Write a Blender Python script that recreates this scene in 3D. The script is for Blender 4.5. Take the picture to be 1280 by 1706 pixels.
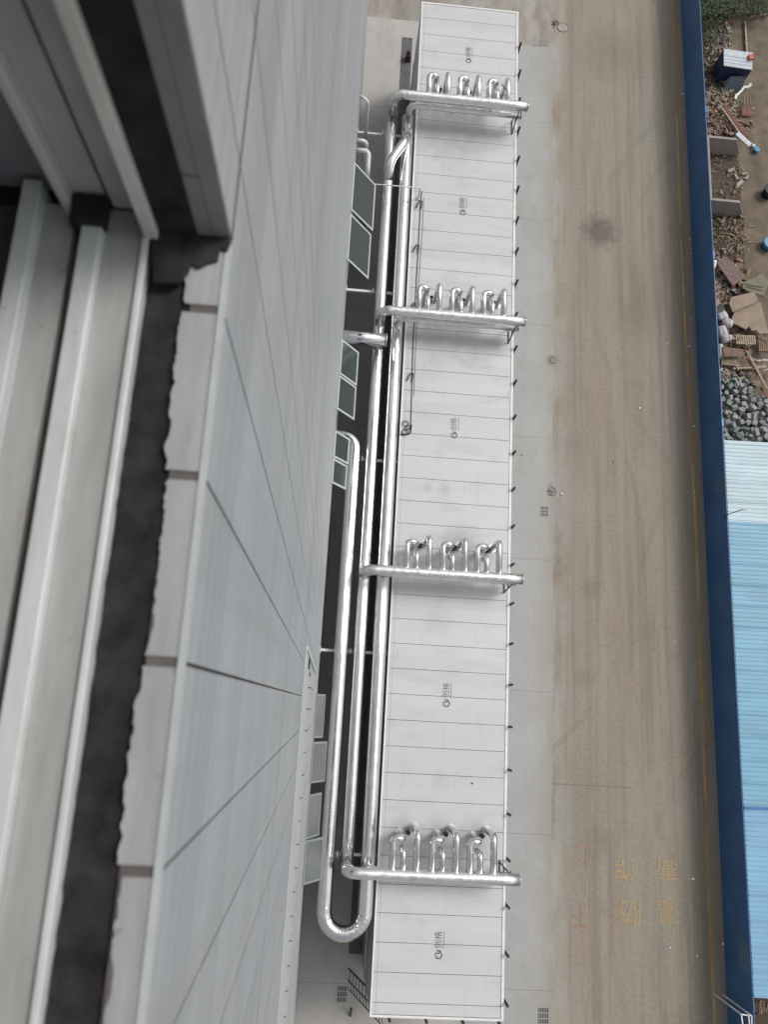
import bpy, bmesh, math, random
from mathutils import Vector, Matrix
random.seed(7)
S = bpy.context.scene
COL = S.collection
for o in list(bpy.data.objects): bpy.data.objects.remove(o)

# ------------------------------------------------------------------ camera
CAMZ = 35.4
RM = ((0.9960015884718335, 0.05354609343425461, 0.07150980100317957),      # image right
      (0.06906388, -0.96925648, -0.23616108),                              # image down
      (0.05666584, 0.24015555, -0.9690791))                                # into the picture
FPX = 1304.11
cam = bpy.data.cameras.new('camera'); camo = bpy.data.objects.new('camera', cam); COL.objects.link(camo)
m = Matrix(((RM[0][0], -RM[1][0], -RM[2][0], 0), (RM[0][1], -RM[1][1], -RM[2][1], 0),
            (RM[0][2], -RM[1][2], -RM[2][2], CAMZ), (0, 0, 0, 1)))
camo.matrix_world = m
cam.sensor_fit = 'VERTICAL'; cam.sensor_height = 36; cam.sensor_width = 27
cam.lens = FPX / 1706 * 36
cam.clip_start = 0.02; cam.clip_end = 3000
cam.dof.use_dof = True; cam.dof.focus_distance = 30; cam.dof.aperture_fstop = 2.2
S.camera = camo

# ------------------------------------------------------------------ sky and sun
EL, AZ = math.radians(52), math.radians(62)          # AZ measured from +Y towards +X
w = bpy.data.worlds.new('World'); S.world = w; w.use_nodes = True
nt = w.node_tree; nt.nodes.clear()
out = nt.nodes.new('ShaderNodeOutputWorld'); bg = nt.nodes.new('ShaderNodeBackground')
sky = nt.nodes.new('ShaderNodeTexSky'); sky.sky_type = 'NISHITA'; sky.sun_disc = False
sky.sun_elevation = EL; sky.sun_rotation = AZ; sky.air_density = 1.0; sky.dust_density = 4.0; sky.ozone_density = 1.0
hs = nt.nodes.new('ShaderNodeHueSaturation'); hs.inputs['Saturation'].default_value = 0.22
nt.links.new(sky.outputs[0], hs.inputs['Color']); nt.links.new(hs.outputs[0], bg.inputs['Color'])
bg.inputs['Strength'].default_value = 0.11
nt.links.new(bg.outputs[0], out.inputs[0])
sl = bpy.data.lights.new('sun', 'SUN'); so = bpy.data.objects.new('sun', sl); COL.objects.link(so)
sl.energy = 1.1; sl.angle = math.radians(16); sl.color = (1.0, 0.965, 0.92)
d = Vector((math.sin(AZ) * math.cos(EL), math.cos(AZ) * math.cos(EL), math.sin(EL)))
so.rotation_euler = d.to_track_quat('Z', 'Y').to_euler()
S.view_settings.view_transform = 'Standard'; S.view_settings.look = 'None'
S.view_settings.exposure = 0.4; S.view_settings.gamma = 1

# ------------------------------------------------------------------ helpers
def ray(u, v):
    a = (u - 640, v - 853, FPX)
    return Vector([a[0] * RM[0][i] + a[1] * RM[1][i] + a[2] * RM[2][i] for i in range(3)])
def at(u, v, z=0.0):
    "a picture point of the photograph laid on the level z"
    r = ray(u, v); t = (z - CAMZ) / r.z
    return Vector((r.x * t, r.y * t, z))

class MB:
    def __init__(s): s.v = []; s.f = []; s.sm = []
    def add(s, vs, fs, smooth=False):
        b = len(s.v); s.v += [tuple(p) for p in vs]; s.f += [tuple(i + b for i in f) for f in fs]; s.sm += [smooth] * len(fs); return s
    def box(s, x0, x1, y0, y1, z0, z1, M=None):
        vs = [Vector((x, y, z)) for z in (z0, z1) for y in (y0, y1) for x in (x0, x1)]
        if M: vs = [M @ p for p in vs]
        return s.add(vs, [(0, 2, 3, 1), (4, 5, 7, 6), (0, 1, 5, 4), (1, 3, 7, 5), (3, 2, 6, 7), (2, 0, 4, 6)])
    def bar(s, a, b, wd, h, up=Vector((0, 0, 1))):
        a = Vector(a); b = Vector(b); d = b - a; L = d.length; d.normalize()
        if abs(d.dot(up)) > .98: up = Vector((0, 1, 0))
        sx = d.cross(up).normalized(); uz = sx.cross(d)
        M = Matrix(((sx.x, d.x, uz.x, a.x), (sx.y, d.y, uz.y, a.y), (sx.z, d.z, uz.z, a.z), (0, 0, 0, 1)))
        return s.box(-wd / 2, wd / 2, 0, L, -h / 2, h / 2, M)
    def tube(s, pts, r, n=20, caps=True, rs=None):
        pts = [Vector(p) for p in pts]; k = len(pts)
        T = []
        for i in range(k):
            t = (pts[min(i + 1, k - 1)] - pts[max(i - 1, 0)]); T.append(t.normalized())
        u = T[0].cross(Vector((0, 0, 1)))
        if u.length < .01: u = T[0].cross(Vector((0, 1, 0)))
        u.normalize(); vs = []
        for i in range(k):
            u = (u - T[i] * u.dot(T[i])).normalized(); w_ = T[i].cross(u)
            rr = rs[i] if rs else r
            vs += [pts[i] + (u * math.cos(2 * math.pi * j / n) + w_ * math.sin(2 * math.pi * j / n)) * rr for j in range(n)]
        fs = [(i * n + j, i * n + (j + 1) % n, (i + 1) * n + (j + 1) % n, (i + 1) * n + j) for i in range(k - 1) for j in range(n)]
        s.add(vs, fs, True)
        if caps:
            b = len(s.v) - k * n
            s.f += [tuple(b + j for j in reversed(range(n))), tuple(b + (k - 1) * n + j for j in range(n))]; s.sm += [False, False]
        return s
    def build(s, name, mat, parent=None, bevel=0):
        me = bpy.data.meshes.new(name); me.from_pydata(s.v, [], s.f); me.update()
        bm = bmesh.new(); bm.from_mesh(me); bmesh.ops.recalc_face_normals(bm, faces=bm.faces)
        bm.to_mesh(me); bm.free()
        me.polygons.foreach_set('use_smooth', s.sm[:len(me.polygons)])
        me.materials.append(mat)
        o = bpy.data.objects.new(name, me); COL.objects.link(o)
        if parent: o.parent = parent
        if bevel:
            bv = o.modifiers.new('bevel', 'BEVEL'); bv.width = bevel; bv.segments = 2; bv.limit_method = 'ANGLE'
        return o

def bend(pts, R, n=8):
    "round every inner corner of a polyline with radius R"
    pts = [Vector(p) for p in pts]; o = [pts[0]]
    for i in range(1, len(pts) - 1):
        a, b, c = pts[i - 1], pts[i], pts[i + 1]
        d1 = (a - b); d2 = (c - b); l = min(R, d1.length * .49, d2.length * .49)
        d1.normalize(); d2.normalize()
        ang = d1.angle(d2)
        if ang > math.pi - .02: o.append(b); continue
        rr = l * math.tan(ang / 2)
        cen = b + (d1 + d2).normalized() * (rr / math.sin(ang / 2))
        p1 = b + d1 * l; p2 = b + d2 * l; va = p1 - cen; vb = p2 - cen; th = va.angle(vb)
        for k in range(n + 1):
            t = k / n
            o.append(cen + (va * math.sin((1 - t) * th) + vb * math.sin(t * th)) / math.sin(th))
    o.append(pts[-1]); return o

def empty(name, loc=(0, 0, 0)):
    o = bpy.data.objects.new(name, None); COL.objects.link(o); o.location = loc; o.empty_display_size = .2; return o
def tag(o, label=None, cat=None, group=None, kind=None):
    if label: o['label'] = label
    if cat: o['category'] = cat
    if group: o['group'] = group
    if kind: o['kind'] = kind
    return o
def kids(o, parent):
    "parent built parts without moving them (parts are built in world space)"
    for c in ([o] if not isinstance(o, (list, tuple)) else o):
        c.parent = parent; c.matrix_parent_inverse = Matrix.Translation(-Vector(parent.location))
    return o
def struct(o): o['kind'] = 'structure'; return o

# ------------------------------------------------------------------ materials
def new_mat(name):
    mt = bpy.data.materials.new(name); mt.use_nodes = True
    t = mt.node_tree; b = t.nodes['Principled BSDF']; return mt, t, b
def pos(t, scale=(1, 1, 1), obj=False):
    if obj:
        c = t.nodes.new('ShaderNodeTexCoord').outputs['Object']
    else:
        c = t.nodes.new('ShaderNodeNewGeometry').outputs['Position']
    mp = t.nodes.new('ShaderNodeMapping'); mp.inputs['Scale'].default_value = scale
    t.links.new(c, mp.inputs['Vector']); return mp.outputs[0]
def noise(t, vec, scale, detail=4, rough=.55, dist=0):
    n = t.nodes.new('ShaderNodeTexNoise'); n.inputs['Scale'].default_value = scale; n.inputs['Detail'].default_value = detail
    n.inputs['Roughness'].default_value = rough; n.inputs['Distortion'].default_value = dist
    t.links.new(vec, n.inputs['Vector']); return n.outputs['Fac']
def ramp(t, fac, stops):
    r = t.nodes.new('ShaderNodeValToRGB'); t.links.new(fac, r.inputs[0]); e = r.color_ramp.elements
    while len(e) < len(stops): e.new(.5)
    for el, (p, c) in zip(e, stops): el.position = p; el.color = (c[0], c[1], c[2], 1) if hasattr(c, '__len__') else (c, c, c, 1)
    return r.outputs[0]
def mix(t, fac, a, b, mode='MIX'):
    n = t.nodes.new('ShaderNodeMix'); n.data_type = 'RGBA'; n.blend_type = mode
    for k, s in (('Factor', fac), ('A', a), ('B', b)):
        i = [q for q in n.inputs if q.name == k and (q.type == 'RGBA' if k != 'Factor' else q.type == 'VALUE')][0]
        if hasattr(s, 'is_linked') or hasattr(s, 'links'): t.links.new(s, i)
        elif k == 'Factor': i.default_value = s
        else: i.default_value = (s[0], s[1], s[2], 1)
    return [q for q in n.outputs if q.type == 'RGBA'][0]
def math_(t, op, a, b=None, c=None, clamp=False):
    n = t.nodes.new('ShaderNodeMath'); n.operation = op; n.use_clamp = clamp
    for i, s in enumerate((a, b, c)):
        if s is None: continue
        if hasattr(s, 'links'): t.links.new(s, n.inputs[i])
        else: n.inputs[i].default_value = s
    return n.outputs[0]
def bump(t, b, h, strength=.3, dist=.02):
    n = t.nodes.new('ShaderNodeBump'); n.inputs['Strength'].default_value = strength; n.inputs['Distance'].default_value = dist
    t.links.new(h, n.inputs['Height']); t.links.new(n.outputs[0], b.inputs['Normal'])
def sep(t):
    s = t.nodes.new('ShaderNodeSeparateXYZ'); t.links.new(t.nodes.new('ShaderNodeNewGeometry').outputs['Position'], s.inputs[0]); return s.outputs
def simple(name, c, rough=.6, metal=0, var=.18, scale=6, stretch=(1, 1, 1), bmp=.1, bs=30, obj=False, spec=.5):
    mt, t, b = new_mat(name)
    v = pos(t, stretch, obj)
    n1 = noise(t, v, scale); 
    lo = tuple(x * (1 - var) for x in c); hi = tuple(min(1, x * (1 + var)) for x in c)
    t.links.new(ramp(t, n1, [(.3, lo), (.7, hi)]), b.inputs['Base Color'])
    b.inputs['Roughness'].default_value = rough; b.inputs['Metallic'].default_value = metal
    b.inputs['Specular IOR Level'].default_value = spec
    if bmp: bump(t, b, noise(t, v, bs), bmp, .01)
    return mt

def spot(t, cx, cy, r, soft=.5, wob=.0):
    "0..1 mask of a round soft patch"
    s = sep(t)
    dx = math_(t, 'SUBTRACT', s[0], cx); dy = math_(t, 'SUBTRACT', s[1], cy)
    dd = math_(t, 'SQRT', math_(t, 'ADD', math_(t, 'MULTIPLY', dx, dx), math_(t, 'MULTIPLY', dy, dy)))
    nn = noise(t, pos(t), 2.2, 5)
    dd = math_(t, 'ADD', dd, math_(t, 'MULTIPLY', math_(t, 'SUBTRACT', nn, .5), r * 1.6))
    mr = t.nodes.new('ShaderNodeMapRange'); mr.inputs['From Min'].default_value = r * (1 - soft); mr.inputs['From Max'].default_value = r * (1 + soft)
    mr.inputs['To Min'].default_value = 1; mr.inputs['To Max'].default_value = 0
    t.links.new(dd, mr.inputs['Value']); return mr.outputs[0]

def m_dirtroad():
    mt, t, b = new_mat('brown_hardstanding')
    n1 = noise(t, pos(t), .16, 7, .62); n2 = noise(t, pos(t, (1.5, .09, 1)), 1.0, 6, .65); n3 = noise(t, pos(t), 7, 6, .7); n4 = noise(t, pos(t, (1, .6, 1)), .8, 6, .7)
    c = ramp(t, n1, [(.32, (.185, .146, .108)), (.45, (.25, .197, .147)), (.55, (.24, .202, .153)), (.7, (.3, .247, .19))])
    c = mix(t, ramp(t, n2, [(.42, .0), (.62, .8)]), c, (.285, .252, .208))
    c = mix(t, math_(t, 'MULTIPLY', ramp(t, noise(t, pos(t, (2.6, .07, 1)), 1, 5, .6, .3), [(.5, 0), (.62, 1)]), .6), c, (.15, .128, .105))
    c = mix(t, math_(t, 'MULTIPLY', ramp(t, n4, [(.55, 0), (.72, 1)]), .5), c, (.16, .14, .115))
    c = mix(t, math_(t, 'MULTIPLY', ramp(t, noise(t, pos(t, (1, .3, 1)), .3, 4), [(.52, 0), (.66, 1)]), .45), c, (.19, .2, .155))
    c = mix(t, .3, c, ramp(t, n3, [(.3, (.11, .095, .08)), (.7, (.33, .295, .25))]))
    s = sep(t)
    # pale dust creeping in from the concrete apron
    ed = math_(t, 'SUBTRACT', 1.0, math_(t, 'MULTIPLY', math_(t, 'SUBTRACT', s[0], 10.0), 1 / 1.1), clamp=True)
    c = mix(t, math_(t, 'MULTIPLY', ed, ramp(t, noise(t, pos(t, (1, .35, 1)), 1.1, 6, .65), [(.38, 0), (.62, .9)])), c, (.33, .32, .3))
    # long arcs left by turning wheels
    for (cx, cy, r, w_) in ((26., 22., 14.2, .16), (26.3, 22., 12.6, .16), (24., -8., 11.6, .14), (24., -8., 10.1, .14), (2., 8., 12.6, .13), (31, 2, 17.6, .15)):
        dx = math_(t, 'SUBTRACT', s[0], cx); dy = math_(t, 'SUBTRACT', s[1], cy)
        dd = math_(t, 'SQRT', math_(t, 'ADD', math_(t, 'MULTIPLY', dx, dx), math_(t, 'MULTIPLY', dy, dy)))
        k = math_(t, 'LESS_THAN', math_(t, 'ABSOLUTE', math_(t, 'SUBTRACT', math_(t, 'ADD', dd, math_(t, 'MULTIPLY', n4, .35)), r)), w_)
        c = mix(t, math_(t, 'MULTIPLY', k, math_(t, 'MULTIPLY', ramp(t, n1, [(.4, 0), (.6, 1)]), .24)), c, (.14, .12, .1))
    p = at(1000, 385); c = mix(t, math_(t, 'MULTIPLY', spot(t, p.x, p.y, .8), .7), c, (.07, .06, .055))
    for (u, v, r, a) in ((700, 18, 1.6, .35), (985, 980, .45, .3), (975, 1130, .4, .3), (960, 740, .5, .2), (1060, 520, 1.2, .2), (1000, 1400, .5, .25), (1020, 90, 1.5, .25)):
        p = at(u, v); c = mix(t, math_(t, 'MULTIPLY', spot(t, p.x, p.y, r, .7), a), c, (.1, .085, .07))
    j = math_(t, 'LESS_THAN', math_(t, 'ABSOLUTE', math_(t, 'SUBTRACT', math_(t, 'ADD', s[1], math_(t, 'MULTIPLY', n4, .05)), at(985, 1308).y)), .03)
    c = mix(t, math_(t, 'MULTIPLY', math_(t, 'MULTIPLY', j, math_(t, 'LESS_THAN', s[0], 13.6)), .45), c, (.11, .095, .08))
    t.links.new(c, b.inputs['Base Color']); b.inputs['Roughness'].default_value = .75
    bump(t, b, noise(t, pos(t), 14, 6), .35, .03); return mt
def m_concrete(name, lo, hi, stain=True):
    mt, t, b = new_mat(name)
    n1 = noise(t, pos(t), .35, 6, .6); n2 = noise(t, pos(t), 12, 4)
    c = ramp(t, n1, [(.3, lo), (.7, hi)])
    c = mix(t, .14, c, ramp(t, n2, [(.3, .08), (.7, .5)]))
    s = sep(t)
    edge = math_(t, 'MULTIPLY', math_(t, 'SUBTRACT', s[0], 8.9), 1 / 1.2, clamp=True)
    e2 = math_(t, 'MULTIPLY', math_(t, 'POWER', edge, 1.8), ramp(t, noise(t, pos(t, (1, .3, 1)), 1.3, 6, .65), [(.3, 0), (.5, 1)]))
    c = mix(t, e2, c, (.27, .243, .205))
    c = mix(t, ramp(t, noise(t, pos(t, (1, .4, 1)), .55, 6, .65), [(.5, 0), (.75, .5)]), c, (.22, .21, .19))
    c = mix(t, ramp(t, noise(t, pos(t, (1.6, .5, 1)), 1.4, 6, .7), [(.55, 0), (.75, .35)]), c, (.4, .395, .38))
    # slab joints across the strip
    yy = math_(t, 'FRACT', math_(t, 'MULTIPLY', math_(t, 'ADD', s[1], 2.0), 1 / 6.0))
    j = math_(t, 'LESS_THAN', math_(t, 'ABSOLUTE', math_(t, 'SUBTRACT', yy, .5)), .0022)
    c = mix(t, math_(t, 'MULTIPLY', j, .45), c, (.1, .095, .09))
    for (u, v, r) in ((990, 985, .0),) if False else ((920, 600, .25), (925, 815, .3)):
        p = at(u, v); c = mix(t, math_(t, 'MULTIPLY', spot(t, p.x, p.y, r), .5), c, (.09, .085, .08))
    t.links.new(c, b.inputs['Base Color']); b.inputs['Roughness'].default_value = .6
    bump(t, b, n2, .15, .01); return mt
def m_roof():
    mt, t, b = new_mat('white_sandwich_panel')
    s = sep(t)
    k = math_(t, 'FLOOR', math_(t, 'MULTIPLY', s[1], 1 / .939))
    wn = t.nodes.new('ShaderNodeTexWhiteNoise'); wn.noise_dimensions = '1D'; t.links.new(k, wn.inputs['W'])
    c = mix(t, wn.outputs['Value'], (.485, .49, .495), (.53, .53, .53))
    st = noise(t, pos(t, (.5, 1.2, 1)), 1.1, 6, .62)
    c = mix(t, ramp(t, st, [(.5, 0), (.75, .55)]), c, (.39, .385, .37))
    c = mix(t, ramp(t, noise(t, pos(t, (2.2, .35, 1)), 1.7, 6, .7), [(.56, 0), (.78, .4)]), c, (.36, .35, .335))
    rib = math_(t, 'SINE', math_(t, 'MULTIPLY', s[1], 2 * math.pi / .078))
    c = mix(t, math_(t, 'MULTIPLY', math_(t, 'GREATER_THAN', rib, .82), math_(t, 'MULTIPLY', noise(t, pos(t, (.6, 9, 1)), 1, 3), .22)), c, (.4, .4, .4))
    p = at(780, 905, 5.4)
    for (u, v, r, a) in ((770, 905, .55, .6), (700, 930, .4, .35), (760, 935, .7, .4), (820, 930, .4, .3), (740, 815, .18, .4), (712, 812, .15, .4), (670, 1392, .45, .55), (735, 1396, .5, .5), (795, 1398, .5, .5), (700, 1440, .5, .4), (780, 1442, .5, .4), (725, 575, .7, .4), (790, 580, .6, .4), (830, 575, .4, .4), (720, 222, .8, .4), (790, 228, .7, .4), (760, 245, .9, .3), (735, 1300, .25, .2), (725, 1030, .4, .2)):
        p = at(u, v, 5.4); c = mix(t, math_(t, 'MULTIPLY', spot(t, p.x, p.y, r, .9), a), c, (.25, .245, .24))  # soot smudges at the risers; under the two far headers, reflections painted dark
    t.links.new(c, b.inputs['Base Color'])
    b.inputs['Roughness'].default_value = .3; b.inputs['Specular IOR Level'].default_value = .55
    bump(t, b, math_(t, 'ADD', rib, math_(t, 'MULTIPLY', noise(t, pos(t), 1.5, 3), 3)), .12, .004); return mt
def m_foil(name='aluminium_cladding', c=(.74, .74, .74), rough=.14):
    mt, t, b = new_mat(name)
    s = sep(t)
    n1 = noise(t, pos(t), 3, 4)
    t.links.new(ramp(t, n1, [(.3, tuple(x * .86 for x in c)), (.7, c)]), b.inputs['Base Color'])
    b.inputs['Metallic'].default_value = 1
    t.links.new(ramp(t, noise(t, pos(t), 7, 3), [(.3, rough * .7), (.7, rough * 1.8)]), b.inputs['Roughness'])
    cr = math_(t, 'MULTIPLY', math_(t, 'MULTIPLY', math_(t, 'SUBTRACT', s[1], 1.6), 1 / .7, clamp=True), math_(t, 'MULTIPLY', math_(t, 'SUBTRACT', 5.6, s[1]), 1 / .6, clamp=True))
    lo = noise(t, pos(t, (1, .35, 1)), 4, 3); hi = noise(t, pos(t, (1, .6, 1)), 16, 4, .7)
    lowz = math_(t, 'LESS_THAN', s[2], 5.9)
    cr = math_(t, 'MULTIPLY', cr, lowz)
    h = math_(t, 'ADD', math_(t, 'MULTIPLY', lo, .22), math_(t, 'MULTIPLY', math_(t, 'MULTIPLY', hi, cr), 3.2))
    bump(t, b, h, .35, .03); return mt
def m_wall():
    mt, t, b = new_mat('blue_grey_wall_panel')
    s = sep(t)
    n1 = noise(t, pos(t, (1, .5, .12)), .7, 5, .6); n2 = noise(t, pos(t, (1, .05, 1.1)), 1.6, 9, .8); n3 = noise(t, pos(t, (1, 1.3, .05)), 2.4, 7, .75)
    c = ramp(t, n1, [(.3, (.315, .345, .37)), (.5, (.345, .37, .392)), (.7, (.375, .395, .41))])
    c = mix(t, ramp(t, n2, [(.46, 0), (.62, .7)]), c, (.245, .265, .285))
    c = mix(t, ramp(t, n2, [(.36, .6), (.46, 0)]), c, (.40, .42, .45))
    c = mix(t, ramp(t, n3, [(.5, 0), (.66, .55)]), c, (.26, .275, .29))
    cr = noise(t, pos(t, (1, .16, 3.2)), 2.4, 4, .8, .6)
    cr = math_(t, 'LESS_THAN', math_(t, 'ABSOLUTE', math_(t, 'SUBTRACT', cr, .5)), .006)
    msk = ramp(t, noise(t, pos(t, (1, .1, .3)), 1.5, 3), [(.5, 0), (.6, .5)])
    c = mix(t, math_(t, 'MULTIPLY', cr, msk), c, (.13, .135, .15))
    rib = math_(t, 'SINE', math_(t, 'MULTIPLY', s[2], 2 * math.pi / .13))
    c = mix(t, math_(t, 'MULTIPLY', math_(t, 'GREATER_THAN', rib, .9), .25), c, (.2, .215, .24))
    sp = ramp(t, noise(t, pos(t), 14, 2), [(.74, 0), (.78, .5)])
    c = mix(t, sp, c, (.16, .16, .17))
    t.links.new(c, b.inputs['Base Color']); b.inputs['Roughness'].default_value = .5
    bump(t, b, math_(t, 'ADD', rib, math_(t, 'MULTIPLY', n1, 6)), .15, .006); return mt
def m_fence():
    mt, t, b = new_mat('blue_fence_sheet')
    n = noise(t, pos(t, (1, .5, .4)), 1.2, 4)
    t.links.new(ramp(t, n, [(.3, (.026, .085, .215)), (.7, (.042, .13, .28))]), b.inputs['Base Color'])
    b.inputs['Roughness'].default_value = .5; return mt
def m_shed(name, c):
    mt, t, b = new_mat(name)
    n = noise(t, pos(t, (.4, 1.5, 1)), .9, 5); s = sep(t)
    cc = ramp(t, n, [(.3, tuple(x * .86 for x in c)), (.7, tuple(min(1, x * 1.1) for x in c))])
    t.links.new(cc, b.inputs['Base Color']); b.inputs['Roughness'].default_value = .45
    return mt
def m_soil():
    mt, t, b = new_mat('waste_ground_soil')
    n1 = noise(t, pos(t), .8, 7, .65); n2 = noise(t, pos(t), 7, 5, .7)
    c = ramp(t, n1, [(.3, (.03, .024, .015)), (.48, (.055, .042, .03)), (.62, (.085, .06, .042)), (.75, (.045, .05, .02))])
    c = mix(t, .5, c, ramp(t, n2, [(.3, (.018, .014, .01)), (.7, (.14, .105, .08))]))
    t.links.new(c, b.inputs['Base Color']); b.inputs['Roughness'].default_value = .95
    bump(t, b, n2, .6, .05); return mt

def m_dirty(name, c, stain, rough=.55, metal=0, amt=.75):
    mt, t, b = new_mat(name)
    n1 = noise(t, pos(t, (5, .7, 1)), 4, 5, .6); n2 = noise(t, pos(t, (3, 1.2, 1)), 3.2, 5, .65); n3 = noise(t, pos(t), 22, 3)
    cc = ramp(t, n1, [(.3, tuple(x * .84 for x in c)), (.7, tuple(x * 1.1 for x in c))])
    cc = mix(t, ramp(t, n2, [(.56, 0), (.74, amt)]), cc, stain)
    cc = mix(t, ramp(t, n3, [(.68, 0), (.76, .6)]), cc, tuple(x * .35 for x in c))
    t.links.new(cc, b.inputs['Base Color']); b.inputs['Roughness'].default_value = rough; b.inputs['Metallic'].default_value = metal
    bump(t, b, n3, .12, .003); return mt

M = dict(
    road=m_dirtroad(), conc=m_concrete('grey_concrete', (.29, .29, .28), (.35, .348, .338)),
    yard=m_concrete('yard_concrete', (.34, .325, .3), (.42, .4, .375)), soil=m_soil(),
    path=simple('trodden_earth', (.14, .11, .082), .95, var=.3, scale=1.2, bmp=.4, bs=8),
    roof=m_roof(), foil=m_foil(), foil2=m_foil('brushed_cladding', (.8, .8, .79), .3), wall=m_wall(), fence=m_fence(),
    shedpale=m_shed('pale_roof_sheet', (.4, .52, .57)), shedblue=m_shed('blue_roof_sheet', (.17, .36, .49)), shedblue2=m_shed('sky_blue_roof_sheet', (.2, .38, .55)),
    trim=simple('white_trim', (.66, .66, .65), .35, var=.08), side=simple('blue_grey_side_panel', (.24, .25, .29), .4, var=.12, scale=2),
    seam=simple('dark_seam', (.07, .07, .07), .8), rail=simple('galvanised_rail', (.5, .5, .52), .35, .6),
    black=simple('black_rubber', (.012, .012, .013), .6, var=.3), dark=simple('dark_steel', (.05, .052, .056), .5, var=.3),
    ink=simple('dark_print', (.11, .115, .115), .6, var=.1), whitesteel=simple('white_painted_steel', (.62, .62, .6), .5, var=.12),
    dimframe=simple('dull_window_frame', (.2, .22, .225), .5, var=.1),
    patch=simple('faded_blue_patch', (.06, .13, .21), .6, var=.2, scale=3),
    reflectglass=simple('glass_painted_reflection', (.12, .13, .128), .25, var=.15, scale=1),  # greyer glass tone paints in what the near panes reflect
    glass=simple('dark_window_glass', (.055, .068, .066), .08, var=.1, bmp=0, spec=.8), frame=simple('pale_window_frame', (.42, .45, .45), .45, var=.08),
    alu=simple('aged_aluminium_profile', (.68, .69, .66), .42, .15, var=.12, scale=3, stretch=(6, .6, 1), bmp=.05),
    alulight=m_dirty('bright_aluminium_lip', (.56, .59, .59), (.4, .39, .35), .42, .1, .6),
    plate=m_dirty('dusty_sill_plate', (.33, .335, .325), (.27, .22, .15), .65, 0, .45),
    clad=m_dirty('grey_sill_cladding', (.33, .335, .335), (.42, .42, .41), .7, 0, .5), foam=simple('black_sealing_foam', (.02, .018, .018), .95, var=.7, scale=11, bmp=1, bs=14),
    cladj=simple('brown_joint_sealant', (.11, .1, .095), .8), jamb=simple('dark_grey_jamb', (.25, .26, .275), .5, var=.1), grey=simple('shaded_grey_frame', (.46, .48, .48), .5, var=.1),
    yellow=simple('worn_yellow_paint', (.34, .245, .125), .8, var=.25, scale=9), orange=simple('worn_orange_line', (.38, .235, .11), .8, var=.35, scale=1.5, stretch=(1, .3, 1)),
    faint=simple('faded_red_paint', (.27, .18, .13), .8, var=.15, scale=9),
    darkgrey=simple('dark_matt_grey', (.085, .085, .09), .7, var=.25, scale=2), maroon=simple('maroon_paint', (.04, .012, .014), .6),
    cream=simple('cream_tile', (.36, .37, .375), .5, var=.1, scale=6), wood=simple('weathered_wood', (.2, .14, .095), .8, var=.4, scale=5, obj=True),
    woodlight=simple('pale_plank', (.3, .245, .18), .8, var=.3, scale=5, obj=True), redwood=simple('reddish_plank', (.15, .062, .045), .8, var=.4, scale=6, obj=True),
    card=simple('brown_cardboard', (.26, .2, .15), .85, var=.14, scale=2), redpanel=simple('red_brown_board', (.15, .095, .085), .75, var=.3, scale=7),
    wallc=simple('cast_concrete', (.3, .27, .235), .85, var=.12, scale=3), wallci=simple('cast_concrete_face', (.17, .155, .13), .9, var=.15, scale=2),
    bluebox=simple('dark_blue_steel', (.025, .035, .085), .45, var=.2), lid=simple('pale_grey_lid', (.42, .46, .5), .45, var=.12, scale=4),
    binside=simple('grey_blue_side', (.12, .14, .18), .6, var=.35, scale=12), scrapblue=simple('bright_blue_plastic', (.022, .13, .34), .4, var=.2), scrapcyan=simple('cyan_plastic', (.05, .2, .32), .4),
    white=simple('white_litter', (.62, .62, .6), .6, var=.15), redplastic=simple('red_plastic', (.42, .08, .05), .5), stone=simple('grey_granite', (.27, .28, .265), .85, var=.35, scale=3.5, obj=True, bmp=.5, bs=12),
    stone2=simple('green_grey_granite', (.2, .24, .2), .85, var=.35, scale=3.5, obj=True, bmp=.5, bs=12), stone3=simple('mauve_grey_granite', (.28, .26, .275), .85, var=.3, scale=3.5, obj=True, bmp=.5, bs=12),
    bag=simple('white_woven_sack', (.42, .4, .43), .7, var=.3, scale=9), pink=simple('pink_grey_rubble', (.28, .22, .22), .9, var=.4, scale=6),
    leaf=simple('dark_green_weeds', (.035, .05, .018), .8, var=.5, scale=3), pvc=simple('white_drain_pipe', (.55, .57, .58), .4, var=.06),
    room=simple('dim_room_wall', (.09, .092, .1), .8), water=simple('dirty_water', (.09, .085, .065), .3))

# ------------------------------------------------------------------ the ground
def slab(name, x0, x1, y0, y1, z, mt, n=1):
    return struct(MB().add([(x0, y0, z), (x1, y0, z), (x1, y1, z), (x0, y1, z)], [(0, 1, 2, 3)]).build(name, mt))
slab('ground', -600, 600, -600, 600, 0, M['road'])
AP0, AP1 = at(620, 28).y, 10.08
rp_ = random.Random(31); ye_ = at(900, 78).y; P_ = [(6.2, -60, .004)]; y = -60.; wb = 0
while y < ye_:
    wb = wb * .8 + rp_.uniform(-.03, .03); P_.append((AP1 + wb, y, .004)); y += .25
for k in range(16): P_.append((AP1 - k * (AP1 - 6.2) / 15, ye_ + rp_.uniform(-.07, .07), .004))
struct(MB().add(P_, [tuple(range(len(P_)))]).build('pavement', M['conc']))
slab('yard', -.355, 6.2, -60, AP0, .004, M['yard'])
slab('soil', 17.56, 20.35, -60, 60, .004, M['soil'])
slab('path', 20.35, 60, -60, 60, .006, M['path'])
slab('dark_strip', 1.62, 2.2, -9.9, at(672, 62).y, .010, M['darkgrey'])  # dark flat strip on the ground along the housing's left side
line = MB()
rng = random.Random(3)
y = -40.
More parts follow.
